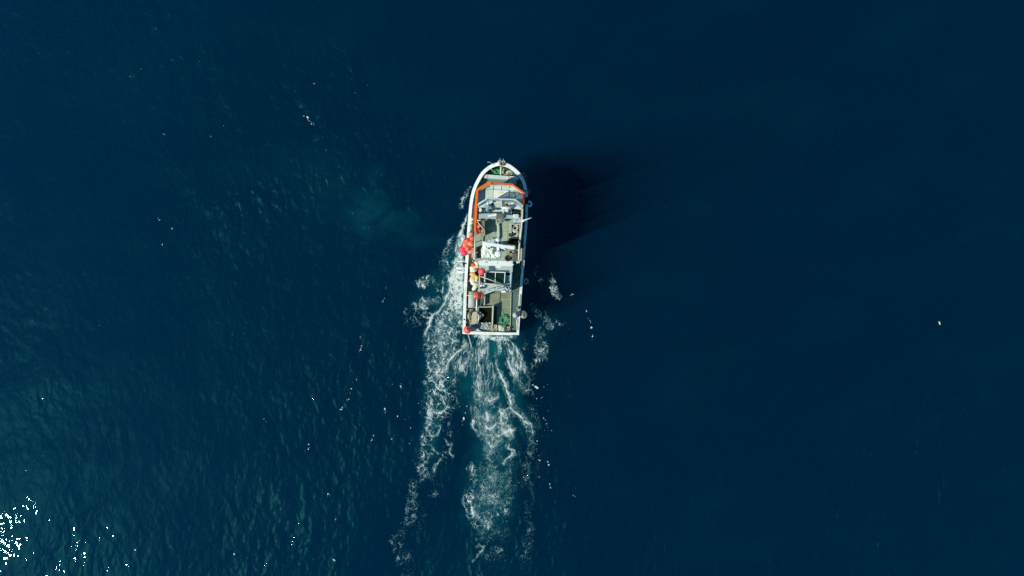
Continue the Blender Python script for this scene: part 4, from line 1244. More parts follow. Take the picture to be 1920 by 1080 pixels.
FG = 'net floats heaped on the port side deck'
proto = {}
for px, py, z, m, ang, big, lab in (
    (888, 496, 1.7, FLOATR, 20, 1.2, 'vermilion net float topmost in the heap on the port side deck'),
    (893.2, 494, 1.7, FLOATW, -50, 1.1, 'cream net float right of the vermilion float'),
    (893.8, 499.4, 1.62, FLOATP, -30, 1.0, 'peach net float below the topmost cream float'),
    (886.3, 502.2, 1.55, FLOATW, 10, 1.25, 'cream net float just below the vermilion float'),
    (886.6, 507.3, 1.5, FLOATW, -5, 1.25, 'cream net float third down the left of the heap'),
    (891.4, 506.5, 1.4, BUOYK, 60, .9, 'faded pink net float between the cream floats and the rose buoy'),
    (886.3, 514.6, 1.55, FLOATP, -20, 1.3, 'peach net float halfway down the left of the heap'),
    (892.8, 519.2, 1.5, FLOATY, -40, 1.0, 'yellow net float right of the peach one'),
    (886.2, 520.6, 1.5, FLOATP, 15, 1.1, 'peach net float below the yellow one on the left'),
    (885.6, 525.5, 1.5, FLOATW, 0, 1.2, 'cream net float below the lower peach float'),
    (892.6, 524.6, 1.42, FLOATW, 80, .9, 'small cream net float right of the others below the yellow one'),
    (887.2, 531, 1.5, FLOATW, -35, 1.25, 'cream net float near the foot of the heap'),
    (892.4, 534, 1.45, FLOATW, -60, 1.0, 'cream net float at the right foot of the heap beside the roof rail'),
    (890.6, 538.6, 1.5, FLOATW, 40, 1.2, 'cream net float lowest but one in the heap'),
    (888.8, 542, 1.42, FLOATW, 10, .95, 'cream net float lowest in the heap, above the dan pole buoy'),
):
    if 'p' not in proto:
        mb = MB(); c0 = Vector((0, 0, 0))
        prof = [(.03, -.19), (.055, -.19), (.10, -.155), (.13, -.08), (.138, 0), (.13, .08), (.10, .155), (.055, .19), (.03, .19)]
        mb.lathe(prof, c0, (1, 0, 0), 14)
        proto['p'] = mb.build('net_float', m)
        o = proto['p']
    else:
        o = proto['p'].copy(); o.data = o.data.copy(); sc.collection.objects.link(o)
        o.data.materials[0] = m
    o.location = P(px, py, z); o.rotation_euler = (0, R(8), R(ang)); o.scale = (big, big * 1.05, big)
    tag(o, lab, 'float', FG)
# floats lower in the heap, cheek by jowl under the named ones
mb = MB()
mb.sheet([(882.5, 494), (897, 494), (896, 545), (883.5, 541)], 1.0, .28, 26, 9, .05, 9)
solo(mb, 'net_pile', NETD, P(889, 518, 1.0), 'dark net heaped on the port side deck under the cream floats', 'fishing net')
# two red net-ring floats on the bridge
for px, py, lab in ((897.2, 424.7, 'upper red ring float with a white core beside the orange coaming'), (897.2, 434, 'lower red ring float with a white core, below its twin')):
    t = thing('ring_float', lab, 'float', P(px, py, ZR + .5))
    mb = MB(); mb.torus(P(px, py, ZR + .5), .125, .065, n=20, m=10); mb.build('ring', mat('ring_red', (.70, .045, .04), .45, .12, 6), t)
    mb = MB(); mb.ball(P(px, py, ZR + .5), .06); mb.build('core', WHITE, t)
    mb = MB(); mb.tube([P(px, py, ZR + .45), P(px, py, ZR + .03)], .03, 6); mb.build('stem', STEEL, t)

# ---------------------------------------------------------------- fenders and rings outboard, starboard
def ring_fender(px, py, z, Rr, r, m, label, axis):
    t = thing('ring_fender', label, 'fender', P(px, py, z))
    mb = MB(); mb.torus(P(px, py, z), Rr, r, axis, 26, 10); mb.build('ring', m, t)
    x = float(np.interp(py, [331, 343, 356, 392, 455, 545, 580], [978.5, 984, 986.8, 988.2, 984.5, 977, 974.5]))
    mb = MB(); mb.tube([P(px, py, z) + Vector((-Rr * .7, 0, 0)), P(x + .6, py, sheer(py) + .03), P(x - 2, py, sheer(py) - .05)], .02, 6); mb.build('lanyard', ROPEW, t)


ring_fender(982.4, 328.6, 1.7, .16, .075, RUBR, 'faded red ring fender hanging at the starboard bow', (.5, .3, .8))
ring_fender(990.4, 359, 1.5, .15, .075, RUBR, 'dull red ring fender mostly hidden under the starboard gunwale', (.8, .1, .6))
ring_fender(992.3, 382.3, 1.6, .19, .085, RUBW, 'white lifebuoy-like ring fender outside the starboard rail', (.35, .1, .9))
ring_fender(986.0, 527.5, 1.0, .19, .09, RUBBER, 'grey tyre fender hanging amidships on the starboard side', (.5, -.1, .85))
mb = MB(); mb.sheet([(983.5, 370), (990, 370), (991, 382), (983, 384)], 2.25, .22, 14, 21, .12, 5)
solo(mb, 'cloth_bundle', mat('maroon_cloth', (.16, .015, .05), .85, .25, 8), P(987, 377, 2.2), 'maroon cloth bundled on the starboard gunwale beside the white ring', 'cloth')

# net hauler on the starboard quarter
nh = thing('net_hauler', 'net hauler with two pale discs and a blue cap on the starboard quarter', 'net hauler', P(971, 591, 1.5))
for px, py, z, r, lab in ((966.4, 590.6, 1.75, .25, None), (981.6, 589.8, 1.75, .34, None)):
    mb = MB(); s_ = 1 if px > 972 else -1
    mb.lathe([(r, 0), (r * 1.0, .03), (r * .8, .10), (r * .35, .17), (r * .3, .2)], P(px, py, z - .1), (-.35 * s_, 0, 1), 26)
    mb.split('sheave_disc', mat('disc_grey' if s_ < 0 else 'disc_dark', (.50, .47, .42) if s_ < 0 else (.20, .20, .17), .45, .15, 6, dirt=(.25, .22, .18), dirt_amt=.5), nh)
mb = MB(); mb.tube([P(967, 590, 1.72), P(981, 590, 1.72)], .10, 12); mb.box(P(972, 587.6, 1.72), .32, .26, .3); mb.build('hub', mat('hub_dark', (.05, .05, .045), .5, .2, 6), nh)
mb = MB(); mb.lathe([(.09, 0), (.11, .02), (.11, .16), (.08, .2), (.03, .21)], P(970.6, 593.2, 1.75), n=16); mb.build('motor_cap', BLUE, nh)
mb = MB(); mb.tube([P(981, 592, 1.98), P(978, 594, 1.9)], .05, 8); mb.tube([P(971.5, 590, 1.7), P(971.5, 590, 1.4)], .08, 10); mb.build('arm', CREAM, nh)
mb = MB(); mb.ball(P(970.6, 577.8, 1.62), .14, .14, .10); mb.build('fairlead_ball', RUBBER, nh)
mb = MB(); mb.box(P(969.5, 609, 1.48), .10, .9, .06, R(3)); solo(mb, 'short_plank', CREAM, P(969.5, 609, 1.45), 'narrow cream plank lying inside the starboard stern gunwale', 'plank', bevel=.01)
# horn-like pole sticking out over the starboard rail
mb = MB(); mb.tube([P(979, 414.5, ZR + .8), P(983, 413, ZR + .85), P(996.6, 408.2, ZR + 1.0)], .10, 10, .035); mb.ball(P(981, 413.7, ZR + .84), .13, .10, .1)
solo(mb, 'boat_hook', WHITE, P(981, 413.7, ZR + .8), 'white pole lashed to the starboard handrail, pointing out over the water', 'pole')
mb = MB(); mb.sheet([(964, 411), (978, 411), (978, 418), (962, 417.5)], ZR + .3, .25, 16, 33, .12, 6)
solo(mb, 'crumpled_sheet', PLAST, P(971, 414, ZR + .3), 'pale crumpled plastic sheet above the rope crate by the starboard handrail', 'sheet')

# ---------------------------------------------------------------- gear on the bridge
# crate of rope
cr = thing('rope_crate', 'open cream-rimmed crate full of tangled rope on the starboard bridge', 'crate', P(966, 433, ZR + .02))
mb = MB()
CQ = [(957.6, 419.6), (975.4, 419.2), (974.8, 447.4), (957.8, 446.2)]


def cqp(u, v):
    a = (lerp(CQ[0][0], CQ[1][0], u), lerp(CQ[0][1], CQ[1][1], u)); b_ = (lerp(CQ[3][0], CQ[2][0], u), lerp(CQ[3][1], CQ[2][1], u))
    return (lerp(a[0], b_[0], v), lerp(a[1], b_[1], v))


for u0, v0, u1, v1 in ((0, 0, .09, 1), (.93, 0, 1, 1), (.0905, 0, .9295, .05), (.0905, .955, .9295, 1)):
    mb.prism([cqp(u0, v0), cqp(u1, v0), cqp(u1, v1), cqp(u0, v1)], ZR + .62, ZR + .02)
mb.build('crate_wall', mat('crate_cream', (.52, .54, .42), .6, .1, 6), cr, bevel=.01)
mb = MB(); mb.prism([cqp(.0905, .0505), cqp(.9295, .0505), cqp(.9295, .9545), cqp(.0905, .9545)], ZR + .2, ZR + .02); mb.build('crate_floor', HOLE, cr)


def tangle(cx, cy, rx, ry, z, h, r, seed, loops=3, m_=60, base=None):
    rr = random.Random(seed)
    pts = []
    ph = [rr.uniform(0, 6.28) for _ in range(6)]
    for i in range(m_ * loops):
        t = i / m_
        a = 2 * math.pi * t
        k = .72 + .22 * math.sin(t * 2.3 + ph[0]) + .1 * math.sin(5 * a / 2 + ph[1])
        x = cx + rx * (k * math.cos(a + .3 * math.sin(t * 1.7 + ph[2])) + .08 * math.sin(3 * a + ph[3]))
        y = cy + ry * (k * math.sin(a) + .08 * math.sin(2.6 * a + ph[4]))
        pts.append(P(x, y, z + h * (.5 + .5 * math.sin(t * 2.9 + ph[5] + a * .5))))
    mb = MB(); mb.tube(pts, r, 6)
    return mb


mb = tangle(966, 428, 6.2, 7, ZR + .35, .2, .035, 3, 4); mb.v += []
tag(mb.build('tangled_rope', ROPEW, None, P(966, 428, ZR + .35)), 'pale rope tangled in the upper half of the cream-rimmed crate', 'rope')
tag(tangle(966.5, 438, 6.0, 6.5, ZR + .35, .2, .035, 8, 4).build('tangled_rope', NETP, None, P(966, 438, ZR + .35)), 'greyish rope tangled in the lower half of the cream-rimmed crate', 'rope')
mb = MB(); mb.ball(P(961.3, 444.8, ZR + .55), .07); solo(mb, 'small_float', WHITE, P(961.3, 444.8, ZR + .5), 'tiny white float at the bottom corner of the rope crate', 'float')

# white bin by the starboard rail
bn = thing('square_bin', 'white square plastic bin by the starboard handrail above the rope crate', 'bin', P(967.5, 405, ZR + .45))
mb = MB()
B4 = [(962.2, 401.6), (972.6, 401.8), (972.4, 408.7), (963, 408.5)]
mb.prism(B4, ZR + .82, ZR + .42, taper=-.12); mb.build('bin_body', WHITE, bn, bevel=.03)
mb = MB(); mb.prism([(963.8, 402.8), (971.4, 403), (971.2, 407.6), (964.2, 407.4)], ZR + .826, ZR + .8); mb.build('bin_inside', PALE, bn)

# crumpled white tarpaulin over gear at the foot of the mast
mb = MB(); mb.sheet([(904.6, 452.5), (929, 451.5), (930.5, 484.5), (901.6, 482.5)], ZR + .34, .17, 34, 4, .09, 4.0, .2)
solo(mb, 'white_tarpaulin', TARP, P(916, 468, ZR + .03), 'crumpled white tarpaulin with ragged edges spread beside the radar mast', 'tarpaulin')
mb = MB(); mb.prism([(908, 458), (927, 459), (926, 478), (906, 477)], ZR + .44, ZR + .03); solo(mb, 'gear_box', GREY, P(916, 468, ZR + .03), 'grey box under the white tarpaulin', 'box', bevel=.03)
mb = MB(); mb.sheet([(915, 448.5), (930, 447.5), (931.5, 453.5), (914, 453.5)], ZR + .35, .2, 16, 41, .1, 5)
solo(mb, 'crumpled_sheet', PLAST, P(922, 450, ZR + .35), 'grey-blue crumpled sheet along the top edge of the white tarpaulin', 'sheet')
mb = MB(); mb.box(P(927.5, 472.5, ZR + .8), .28, .34, .2, R(20)); solo(mb, 'small_motor', BROWN, P(927.5, 472.5, ZR + .7), 'small brown motor on the tarpaulin next to the radar dome', 'motor', bevel=.03)
mb = MB(); mb.tube([P(915, 465.8, ZR + .8), P(918, 465.2, ZR + .82)], .06, 8); mb.tube([P(920, 464, ZR + .82), P(924, 461.8, ZR + .85)], .05, 8); mb.tube([P(925, 463.4, ZR + .8), P(929.5, 465.6, ZR + .82)], .04, 8)
solo(mb, 'hose_fitting', DBROWN, P(921, 464, ZR + .8), 'dark hose fittings lying on the white tarpaulin under the scanner', 'fitting')
# olive cases to port
for pts, lab in (([(891.6, 463), (900.6, 462.6), (901.4, 472.4), (891.4, 473)], 'dark olive case against the port handrail, upper of two'), ([(891.8, 474.4), (901, 474), (900, 484), (892, 484.4)], 'dark olive case against the port handrail, lower of two')):
    c = thing('gear_case', lab, 'case', P(896, sum(p[1] for p in pts) / 4, ZR + .02))
    mb = MB(); mb.prism(pts, ZR + .45, ZR + .03); mb.build('case_body', OLIVE, c, bevel=.05)
    q = [(lerp(x, 896.2, .25), lerp(y, sum(p[1] for p in pts) / 4, .25)) for x, y in pts]
    mb = MB(); mb.prism(q, ZR + .475, ZR + .44); mb.build('case_lid', mat('case_lid_dark', (.03, .032, .02), .55, .2, 6), c, bevel=.02)
mb = MB(); mb.prism([(903.6, 413.5), (909, 412.5), (909.5, 440), (902.5, 441)], ZR + .92, ZR + .03); solo(mb, 'long_locker', mat('locker_olive', (.17, .18, .11), .6, .15, 4), P(906, 427, ZR + .03), 'long olive locker running fore and aft to port beside the red ring floats', 'locker', bevel=.03)
mb = MB(); mb.prism([(894.5, 412.5), (903, 412), (902.5, 421), (895, 421.5)], ZR + .35, ZR + .03); solo(mb, 'battery_box', NETD, P(899, 417, ZR + .03), 'black box between the orange coaming and the olive locker', 'box', bevel=.04)
mb = MB(); mb.tube([P(894.8, 413.2, ZR + .8), P(903, 413.6, ZR + .8)], .06, 8, .035); solo(mb, 'short_boom', CREAM, P(896, 413, ZR + .8), 'short cream arm reaching inboard from the orange coaming', 'pole')
mb = MB(); mb.tube([P(895, 416, ZR + 1.0), P(909.5, 432.4, ZR + 1.02)], .04, 8, .02); solo(mb, 'fishing_rod', CREAM, P(895, 416, ZR + .7), 'thin pale rod slanting across the olive locker', 'rod')
tag(tangle(906.5, 436, 3, 6, ZR + .95, .08, .03, 14, 3).build('tangled_rope', ROPEB, None, P(906.5, 436, ZR + .5)), 'tan rope draped over the after end of the olive locker', 'rope')
# black net heap, brown bin, tyre and planks to starboard
mb = MB(); mb.sheet([(953, 446.5), (977, 449), (979, 462), (952, 459)], ZR + .05, .55, 24, 15, .14, 6)
solo(mb, 'black_net_heap', NETD, P(965, 454, ZR + .05), 'heap of black netting aft of the rope crate', 'fishing net')
mb = MB(); mb.ball(P(975.5, 457.5, ZR + .5), .16, .2, .15); mb.ball(P(979.5, 461.5, ZR + .42), .12, .16, .12); mb.ball(P(970.5, 461, ZR + .38), .15, .13, .12)
solo(mb, 'black_blocks', mat('black_plastic', (.012, .012, .012), .35, .2, 6), P(975, 460, ZR + .3), 'shiny black pulley blocks hanging on the starboard handrail', 'block')
cb = thing('brown_bin', 'dark brown bin beside the planks on the starboard side', 'bin', P(965.5, 481, ZR + .03))
mb = MB(); mb.prism([(960.4, 474.4), (970.6, 473.4), (971.4, 488.6), (960.2, 488.8)], ZR + .62, ZR + .03); mb.build('bin_body', mat('bin_brown', (.085, .085, .055), .6, .15, 5), cb, bevel=.05)
mb = MB(); mb.prism([(961.6, 476), (969.6, 475.2), (970, 487), (961.4, 487.2)], ZR + .64, ZR + .6); mb.build('bin_lid', mat('bin_lid_brown', (.11, .11, .075), .55, .15, 5), cb, bevel=.02)
mb = MB(); mb.torus(P(952.4, 484.2, ZR + .14), .17, .085, n=24); solo(mb, 'rubber_tyre', mat('black_rubber', (.018, .018, .018), .7, .2, 8), P(952.4, 484.2, ZR + .05), 'black tyre lying behind the radar dome', 'tyre')
tag(tangle(958.5, 473, 6, 7, ZR + .15, .2, .03, 22, 3).build('tangled_rope', ROPEB, None, P(958.5, 473, ZR + .1)), 'tan rope loosely coiled on the shaded deck right of the radar dome', 'rope')
tag(tangle(957, 479.5, 5, 5, ZR + .12, .15, .03, 29, 2).build('tangled_rope', ROPED, None, P(957, 479.5, ZR + .1)), 'dark rope curled between the tyre and the brown bin', 'rope')
for k, (x, lab) in enumerate(((975.6, 'inner tan plank leaning along the starboard handrail'), (977.9, 'outer tan plank leaning along the starboard handrail'))):
    mb = MB(); mb.box((P(x + .4, 467.5, ZR + .75) + P(x - 1, 487.5, ZR + .75)) / 2, .085, .95, .04, R(-3)); solo(mb, 'wood_plank', WOOD, P(x, 477, ZR + .7), lab, 'plank', 'planks along the starboard rail', bevel=.008)
mb = MB(); mb.sheet([(968, 489.5), (975, 488), (974.5, 493), (969, 494)], ZR - .2, .15, 12, 51, .15, 5)
solo(mb, 'white_rag', TARP, P(971, 491, ZR - .2), 'small white rag hanging at the after end of the starboard handrail', 'cloth')
# port side: cream floats and spar lying on the bulwark beside the coaming
for px, py, lab in ((884.3, 411.2, 'upper of two round cream floats on the port gunwale beside the orange coaming'), (883.4, 417.8, 'lower of two round cream floats on the port gunwale beside the orange coaming')):
    mb = MB(); mb.ball(P(px, py, 1.95), .145); solo(mb, 'round_float', FLOATW, P(px, py, 1.8), lab, 'float')
mb = MB(); mb.tube([P(883.2, 421.5, 1.9), P(882.4, 432, 1.9)], .10, 12); solo(mb, 'grey_roller', mat('roller_grey', (.42, .43, .34), .6, .12, 6), P(882.8, 427, 1.85), 'grey roller on the port gunwale below the round cream floats', 'roller')
mb = MB(); mb.tube([P(886, 466.5, ZR - .2), P(886, 482.5, ZR - .2)], .07, 8); mb.tube([P(888, 466.5, ZR - .2), P(887.8, 482, ZR - .2)], .06, 8); mb.box(P(887, 466.5, ZR - .2), .2, .08, .12); mb.box(P(887, 482.8, ZR - .2), .24, .08, .12)
solo(mb, 'coral_bracket', mat('coral_paint', (.66, .30, .22), .5, .15, 6), P(887, 475, ZR - .2), 'coral painted bracket outside the port handrail below the bunch of buoys', 'bracket')
mb = MB(); mb.torus(P(888.6, 488.8, ZR - .3), .09, .025, n=16, m=6); mb.tube([P(888.6, 486.8, ZR - .3), P(889, 483.5, ZR - .1)], .06, 8, .1); solo(mb, 'iron_hook', STEEL, P(888.6, 487, ZR - .3), 'pale iron hook at the after end of the port handrail', 'hook')

# ---------------------------------------------------------------- aft of the skylight
mb = MB(); mb.tube([P(901.2, 518.4, ZA + .95), P(944.5, 533.4, ZA + .5)], .034, 8); solo(mb, 'long_pole', CREAM, P(901, 518, ZA + .9), 'long cream pole slanting across the dark skylight', 'pole')
mb = MB(); mb.tube([P(902, 531.6, ZA + .55), P(948, 533.6, ZA + .45)], .06, 8); mb.tube([P(908, 551, ZA + .3), P(952, 536, ZA + .35)], .045, 8)
solo(mb, 'spar_bundle', mat('spar_grey', (.46, .50, .45), .5, .12, 5), P(925, 540, ZA + .3), 'grey spars laid across the deck house behind the skylight', 'spar')
mb = MB(); mb.sheet([(912, 543.5), (946, 535), (948, 540.5), (910, 550)], ZA + .18, .22, 30, 61, .06, 8)
solo(mb, 'plastic_sheeting', PLAST, P(930, 542, ZA + .15), 'twisted blue-grey plastic sheeting lying behind the skylight', 'sheet')
mb = MB(); mb.prism([(940, 545), (948, 544.5), (948.5, 548.5), (941, 549)], ZA + .3, ZA + .03); solo(mb, 'white_box', WHITE, P(944, 547, ZA + .03), 'small white box at the right end of the plastic sheeting', 'box', bevel=.03)
tag(tangle(951.5, 540, 4, 4, ZA + .12, .2, .04, 71, 3).build('coiled_hose', RUBW, None, P(951, 540, ZA + .1)), 'white hose coiled at the starboard corner of the deck house', 'hose')
mb = MB(); mb.ball(P(951.5, 540.5, ZA + .1), .2, .2, .1); solo(mb, 'black_bucket', NETD, P(951.5, 540.5, ZA + .05), 'black bucket inside the coil of white hose', 'bucket')
mb = MB(); mb.prism([(898.6, 533.8), (909, 533.4), (908.6, 541), (899, 541.4)], ZA + .25, ZA + .02); solo(mb, 'dark_tray', mat('tray_dark', (.05, .055, .03), .6, .2, 6), P(904, 537, ZA + .02), 'dark tray on the port after corner of the deck house', 'tray', bevel=.02)
for px, py, lab in ((902.3, 535.6, 'left of two little white floats in the dark tray'), (907.6, 535.4, 'right of two little white floats in the dark tray')):
    mb = MB(); mb.ball(P(px, py, ZA + .33), .11); solo(mb, 'small_float', WHITE, P(px, py, ZA + .25), lab, 'float')
tag(tangle(897, 530, 4.5, 3.5, ZA + .25, .1, .03, 81, 3).build('tangled_rope', ROPEB, None, P(897, 530, ZA + .2)), 'tan rope coil on the roof rail left of the skylight', 'rope')
mb = MB(); mb.sheet([(896, 542.5), (911, 540.5), (912, 546), (894, 549)], 2.0, .3, 18, 63, .16, 6)
solo(mb, 'tan_net', mat('tan_net', (.52, .42, .26), .9, .3, 12, bump=.02, bscale=30), P(903, 545, 2.0), 'bunched tan net just above the dan pole buoy', 'fishing net')
mb = MB(); mb.tube([P(894, 559, 1.75), P(893.4, 583, 1.35)], .055, 8); mb.ball(P(893.5, 577, 1.42), .085); solo(mb, 'dan_pole', WHITE, P(893.6, 571, 1.3), 'white dan pole running aft from the red buoy', 'pole')
mb = MB(); mb.tube([P(877, 554, 1.5), P(889, 554.3, 1.6)], .045, 8); solo(mb, 'cross_pole', CREAM, P(883, 554, 1.45), 'short pale pole from the port bulwark to the red buoy', 'pole')
nr = thing('net_drum', 'grey-white ribbed drum lying along the port bulwark of the after deck', 'drum', P(884.5, 562, .97))
mb = MB(); mb.tube([P(885.2, 546.5, 1.3), P(884.2, 577, 1.3)], .30, 20); mb.build('drum_body', mat('drum_grey', (.50, .54, .48), .6, .10, 4, dirt=(.34, .36, .30), dirt_amt=.5), nr)
mb = MB()
for k in range(9):
    y = 549 + 3.2 * k
    mb.torus(P(lerp(885.2, 884.2, k / 8), y, 1.3), .303, .012, (0, 1, 0), 24, 5)
mb.split('drum_hoop', mat('hoop_grey', (.36, .40, .35), .6, .1, 5), nr)
# board, flap and nets in the port quarter
mb = MB(); c = [(885.5, 587.5), (890, 584), (894.4, 585.2), (894.2, 605.2), (884, 610.6), (883.6, 600)]
mb.prism(c, 1.62, 1.58); solo(mb, 'tan_board', CARD, P(889, 597, 1.55), 'tan board standing on the port quarter beside the black fish pound', 'board', bevel=.005)
mb = MB(); mb.prism([(895, 584.5), (899, 583.6), (907.6, 591), (899, 600), (895.5, 602)], 1.35, 1.32); solo(mb, 'grey_flap', mat('flap_grey', (.36, .40, .33), .7, .1, 4), P(899, 592, 1.3), 'grey board corner showing right of the tan board', 'board', bevel=.005)
mb = MB(); mb.tube([P(896.4, 589, 1.55), P(898.3, 595, 1.6), P(896.5, 601.5, 1.5), P(894.5, 606, 1.4)], .07, 8); solo(mb, 'thick_hawser', ROPEW, P(897, 596, 1.5), 'thick pale rope end curling down the edge of the tan board', 'rope')
tag(tangle(881.5, 593.5, 4.2, 9, 1.2, .35, .03, 91, 5).build('tangled_rope', NETP, None, P(881.5, 593, 1.2)), 'pale net rope bunched left of the tan board', 'rope')
mb = MB(); mb.sheet([(877, 578), (887, 579), (886, 586), (876.5, 585)], 1.0, .4, 16, 67, .12, 6); solo(mb, 'net_pile', NETP, P(882, 582, 1.0), 'pale net bunched below the grey-white drum', 'fishing net')
mb = MB(); mb.sheet([(875, 588), (884, 588), (884, 612), (874, 612)], .98, .3, 18, 68, .1, 6); solo(mb, 'net_pile', mat('grey_net', (.34, .35, .29), .9, .3, 12, bump=.02, bscale=28), P(879, 600, 1.0), 'grey net lying against the port bulwark left of the tan board', 'fishing net')
mb = MB(); mb.sheet([(882, 604), (921, 604.5), (913, 622), (879, 621)], 1.0, .28, 30, 69, .05, 5); solo(mb, 'grey_tarpaulin', mat('blue_grey_tarp', (.36, .45, .46), .45, .12, 4, dirt=(.22, .28, .28), dirt_amt=.5), P(899, 613, 1.0), 'blue-grey tarpaulin spread across the port side of the stern', 'tarpaulin')
mb = MB(); mb.sheet([(879, 611), (896, 616), (905, 622), (878, 622)], 1.25, .15, 18, 70, .05, 5); solo(mb, 'white_sheet', TARP, P(890, 618, 1.2), 'white sheet along the stern right of the lone red buoy', 'sheet')
mb = MB(); mb.sheet([(914, 610), (932, 608), (934, 622), (913, 622)], 1.05, .35, 28, 72, .08, 7); solo(mb, 'net_pile', mat('cream_net', (.56, .57, .45), .9, .25, 14, bump=.02, bscale=28, dirt=(.28, .28, .2), dirt_amt=.6), P(922, 616, 1.0), 'cream net heaped at the stern below the upright cream board', 'fishing net')
mb = MB(); mb.sheet([(934, 608.6), (947.5, 609), (947.5, 622), (935, 622)], 1.15, .16, 20, 73, .03, 5, .15); solo(mb, 'net_bag', mat('bag_grey', (.54, .57, .48), .85, .15, 8, bump=.01, bscale=24), P(941, 615, 1.0), 'square pale net bag at the stern below the green rope', 'bag')
mb = MB(); mb.sheet([(948.5, 610.5), (956.5, 611), (956, 622), (948, 622)], 1.0, .4, 18, 74, .1, 6); solo(mb, 'net_pile', NETP, P(952, 616, 1.0), 'small pale net pile in the starboard corner of the stern', 'fishing net')
mb = MB(); mb.tube([P(906, 604.5, 1.35), P(917, 620.5, 1.4)], .03, 6); solo(mb, 'thin_pole', SEAM, P(911, 612, 1.3), 'thin dark pole lying over the blue-grey tarpaulin', 'pole')
tl = thing('towing_rope', 'pale rope trailing from the port corner of the stern into the wake', 'rope', P(877, 626, 1.4))
mb = MB(); mb.tube([P(876.5, 623, 1.6), P(877.8, 627, 1.35), P(881, 638, .8), P(884.4, 650, .15), P(885.5, 653, .06)], .035, 8); mb.build('line', ROPEW, tl)

# ---------------------------------------------------------------- ropes
def coil(px, py, r, z, mat_, seed, loops, thick, name, label):
    rr = random.Random(seed); pts = []
    p = [rr.uniform(0, 6.28) for _ in range(8)]
    N_ = 40
    for i in range(N_ * loops):
        a = 2 * math.pi * i / N_; t = i / N_
        k = r * (.74 + .24 * math.sin(t * 2.1 + p[0]) + .05 * math.sin(3 * a + p[1] + t))
        ox = r * .16 * math.sin(t * 1.31 + p[2]); oy = r * .16 * math.sin(t * 1.77 + p[3])
        pts.append(P(px + ox + k * math.cos(a) * (1 + .1 * math.sin(t + p[4])), py + oy + k * math.sin(a), z + .05 + .15 * (i / (N_ * loops)) + .03 * math.sin(5 * a + t)))
    mb = MB(); mb.tube(pts, thick, 6)
    return solo(mb, name, mat_, P(px, py, z), label, 'rope')


coil(945.2, 599.5, 8.2, .98, ROPEG2, 4, 4, .024, 'rope_coil', 'mint green rope coil on the after deck near the stern')
coil(945.4, 600, 7.8, 1.02, ROPEG, 6, 2, .024, 'rope_coil', 'darker green rope wound in with the mint coil on the after deck')
coil(932.2, 322.2, 5.4, 1.5, ROPEG, 9, 8, .05, 'rope_coil', 'green rope coil in the bow well')
tag(tangle(929, 320, 9, 4.5, 1.48, .12, .045, 5, 4).build('tangled_rope', mat('deep_green_rope', (.015, .12, .06), .85, .35, 25), None, P(929, 320, 1.48)), 'deep green net rope spread round the coil in the bow well', 'rope')
tag(tangle(949, 322.5, 7.5, 5.5, 1.5, .3, .05, 15, 6).build('tangled_rope', ROPEB, None, P(949, 322.5, 1.5)), 'tan rope heaped to starboard in the bow well', 'rope')
tag(tangle(954, 324, 6.5, 4, 1.55, .25, .045, 17, 4).build('tangled_rope', ROPEW, None, P(954, 324, 1.5)), 'pale rope lying over the tan heap in the bow well', 'rope')
tag(tangle(946, 317.5, 4.5, 4, 1.5, .3, .05, 19, 4).build('tangled_rope', ROPED, None, P(946, 317.5, 1.5)), 'dark rope in the point of the bow right of the stem post', 'rope')
tag(tangle(940.5, 305.5, 5.2, 4.4, 2.48, .25, .03, 21, 5).build('tangled_rope', ROPEB, None, P(940.5, 305.5, 2.45)), 'tan rope wrapped round the bow roller', 'rope')
mb = MB(); mb.sheet([(951, 333), (966, 334), (968, 344.5), (956, 345)], 2.0, .22, 20, 75, .12, 5); solo(mb, 'cream_canvas', mat('cream_canvas', (.62, .64, .54), .8, .1, 6), P(960, 339, 1.98), 'cream canvas thrown over the locker ahead of the orange rail', 'canvas')
# drifting stick far to starboard
mb = MB(); p0 = P(1761, 605.5, 0); mb.tube([p0 + Vector((-.03, .13, .03)), p0 + Vector((0, 0, .06)), p0 + Vector((.04, -.13, .03))], .055, 8); solo(mb, 'drifting_stick', ROPEW, p0, 'lone pale stick drifting on open water far to the right', 'stick')
# ---------------------------------------------------------------- people on the bridge
def skinned(joints, bones, root, sub=2):
    """one continuous surface grown over a skeleton: joints {name: (pos, radius)}"""
    names = list(joints)
    me = bpy.data.meshes.new('tmp_body')
    me.from_pydata([tuple(joints[k][0]) for k in names], [(names.index(a), names.index(b_)) for a, b_ in bones], [])
    o = bpy.data.objects.new('tmp_body', me); sc.collection.objects.link(o)
    md = o.modifiers.new('skin', 'SKIN')
    md.use_smooth_shade = True
    lay = me.skin_vertices[0].data
    for i, k in enumerate(names):
        r = joints[k][1]
        lay[i].radius = r if isinstance(r, tuple) else (r, r)
        lay[i].use_root = (k == root)
    s2 = o.modifiers.new('sub', 'SUBSURF'); s2.levels = sub; s2.render_levels = sub
    dg = bpy.context.evaluated_depsgraph_get()
    ev = o.evaluated_get(dg)
    m2 = bpy.data.meshes.new_from_object(ev)
    vs = [v.co.copy() for v in m2.vertices]; fs = [list(p.vertices) for p in m2.polygons]
    bpy.data.objects.remove(o); bpy.data.meshes.remove(me); bpy.data.meshes.remove(m2)
    return vs, fs


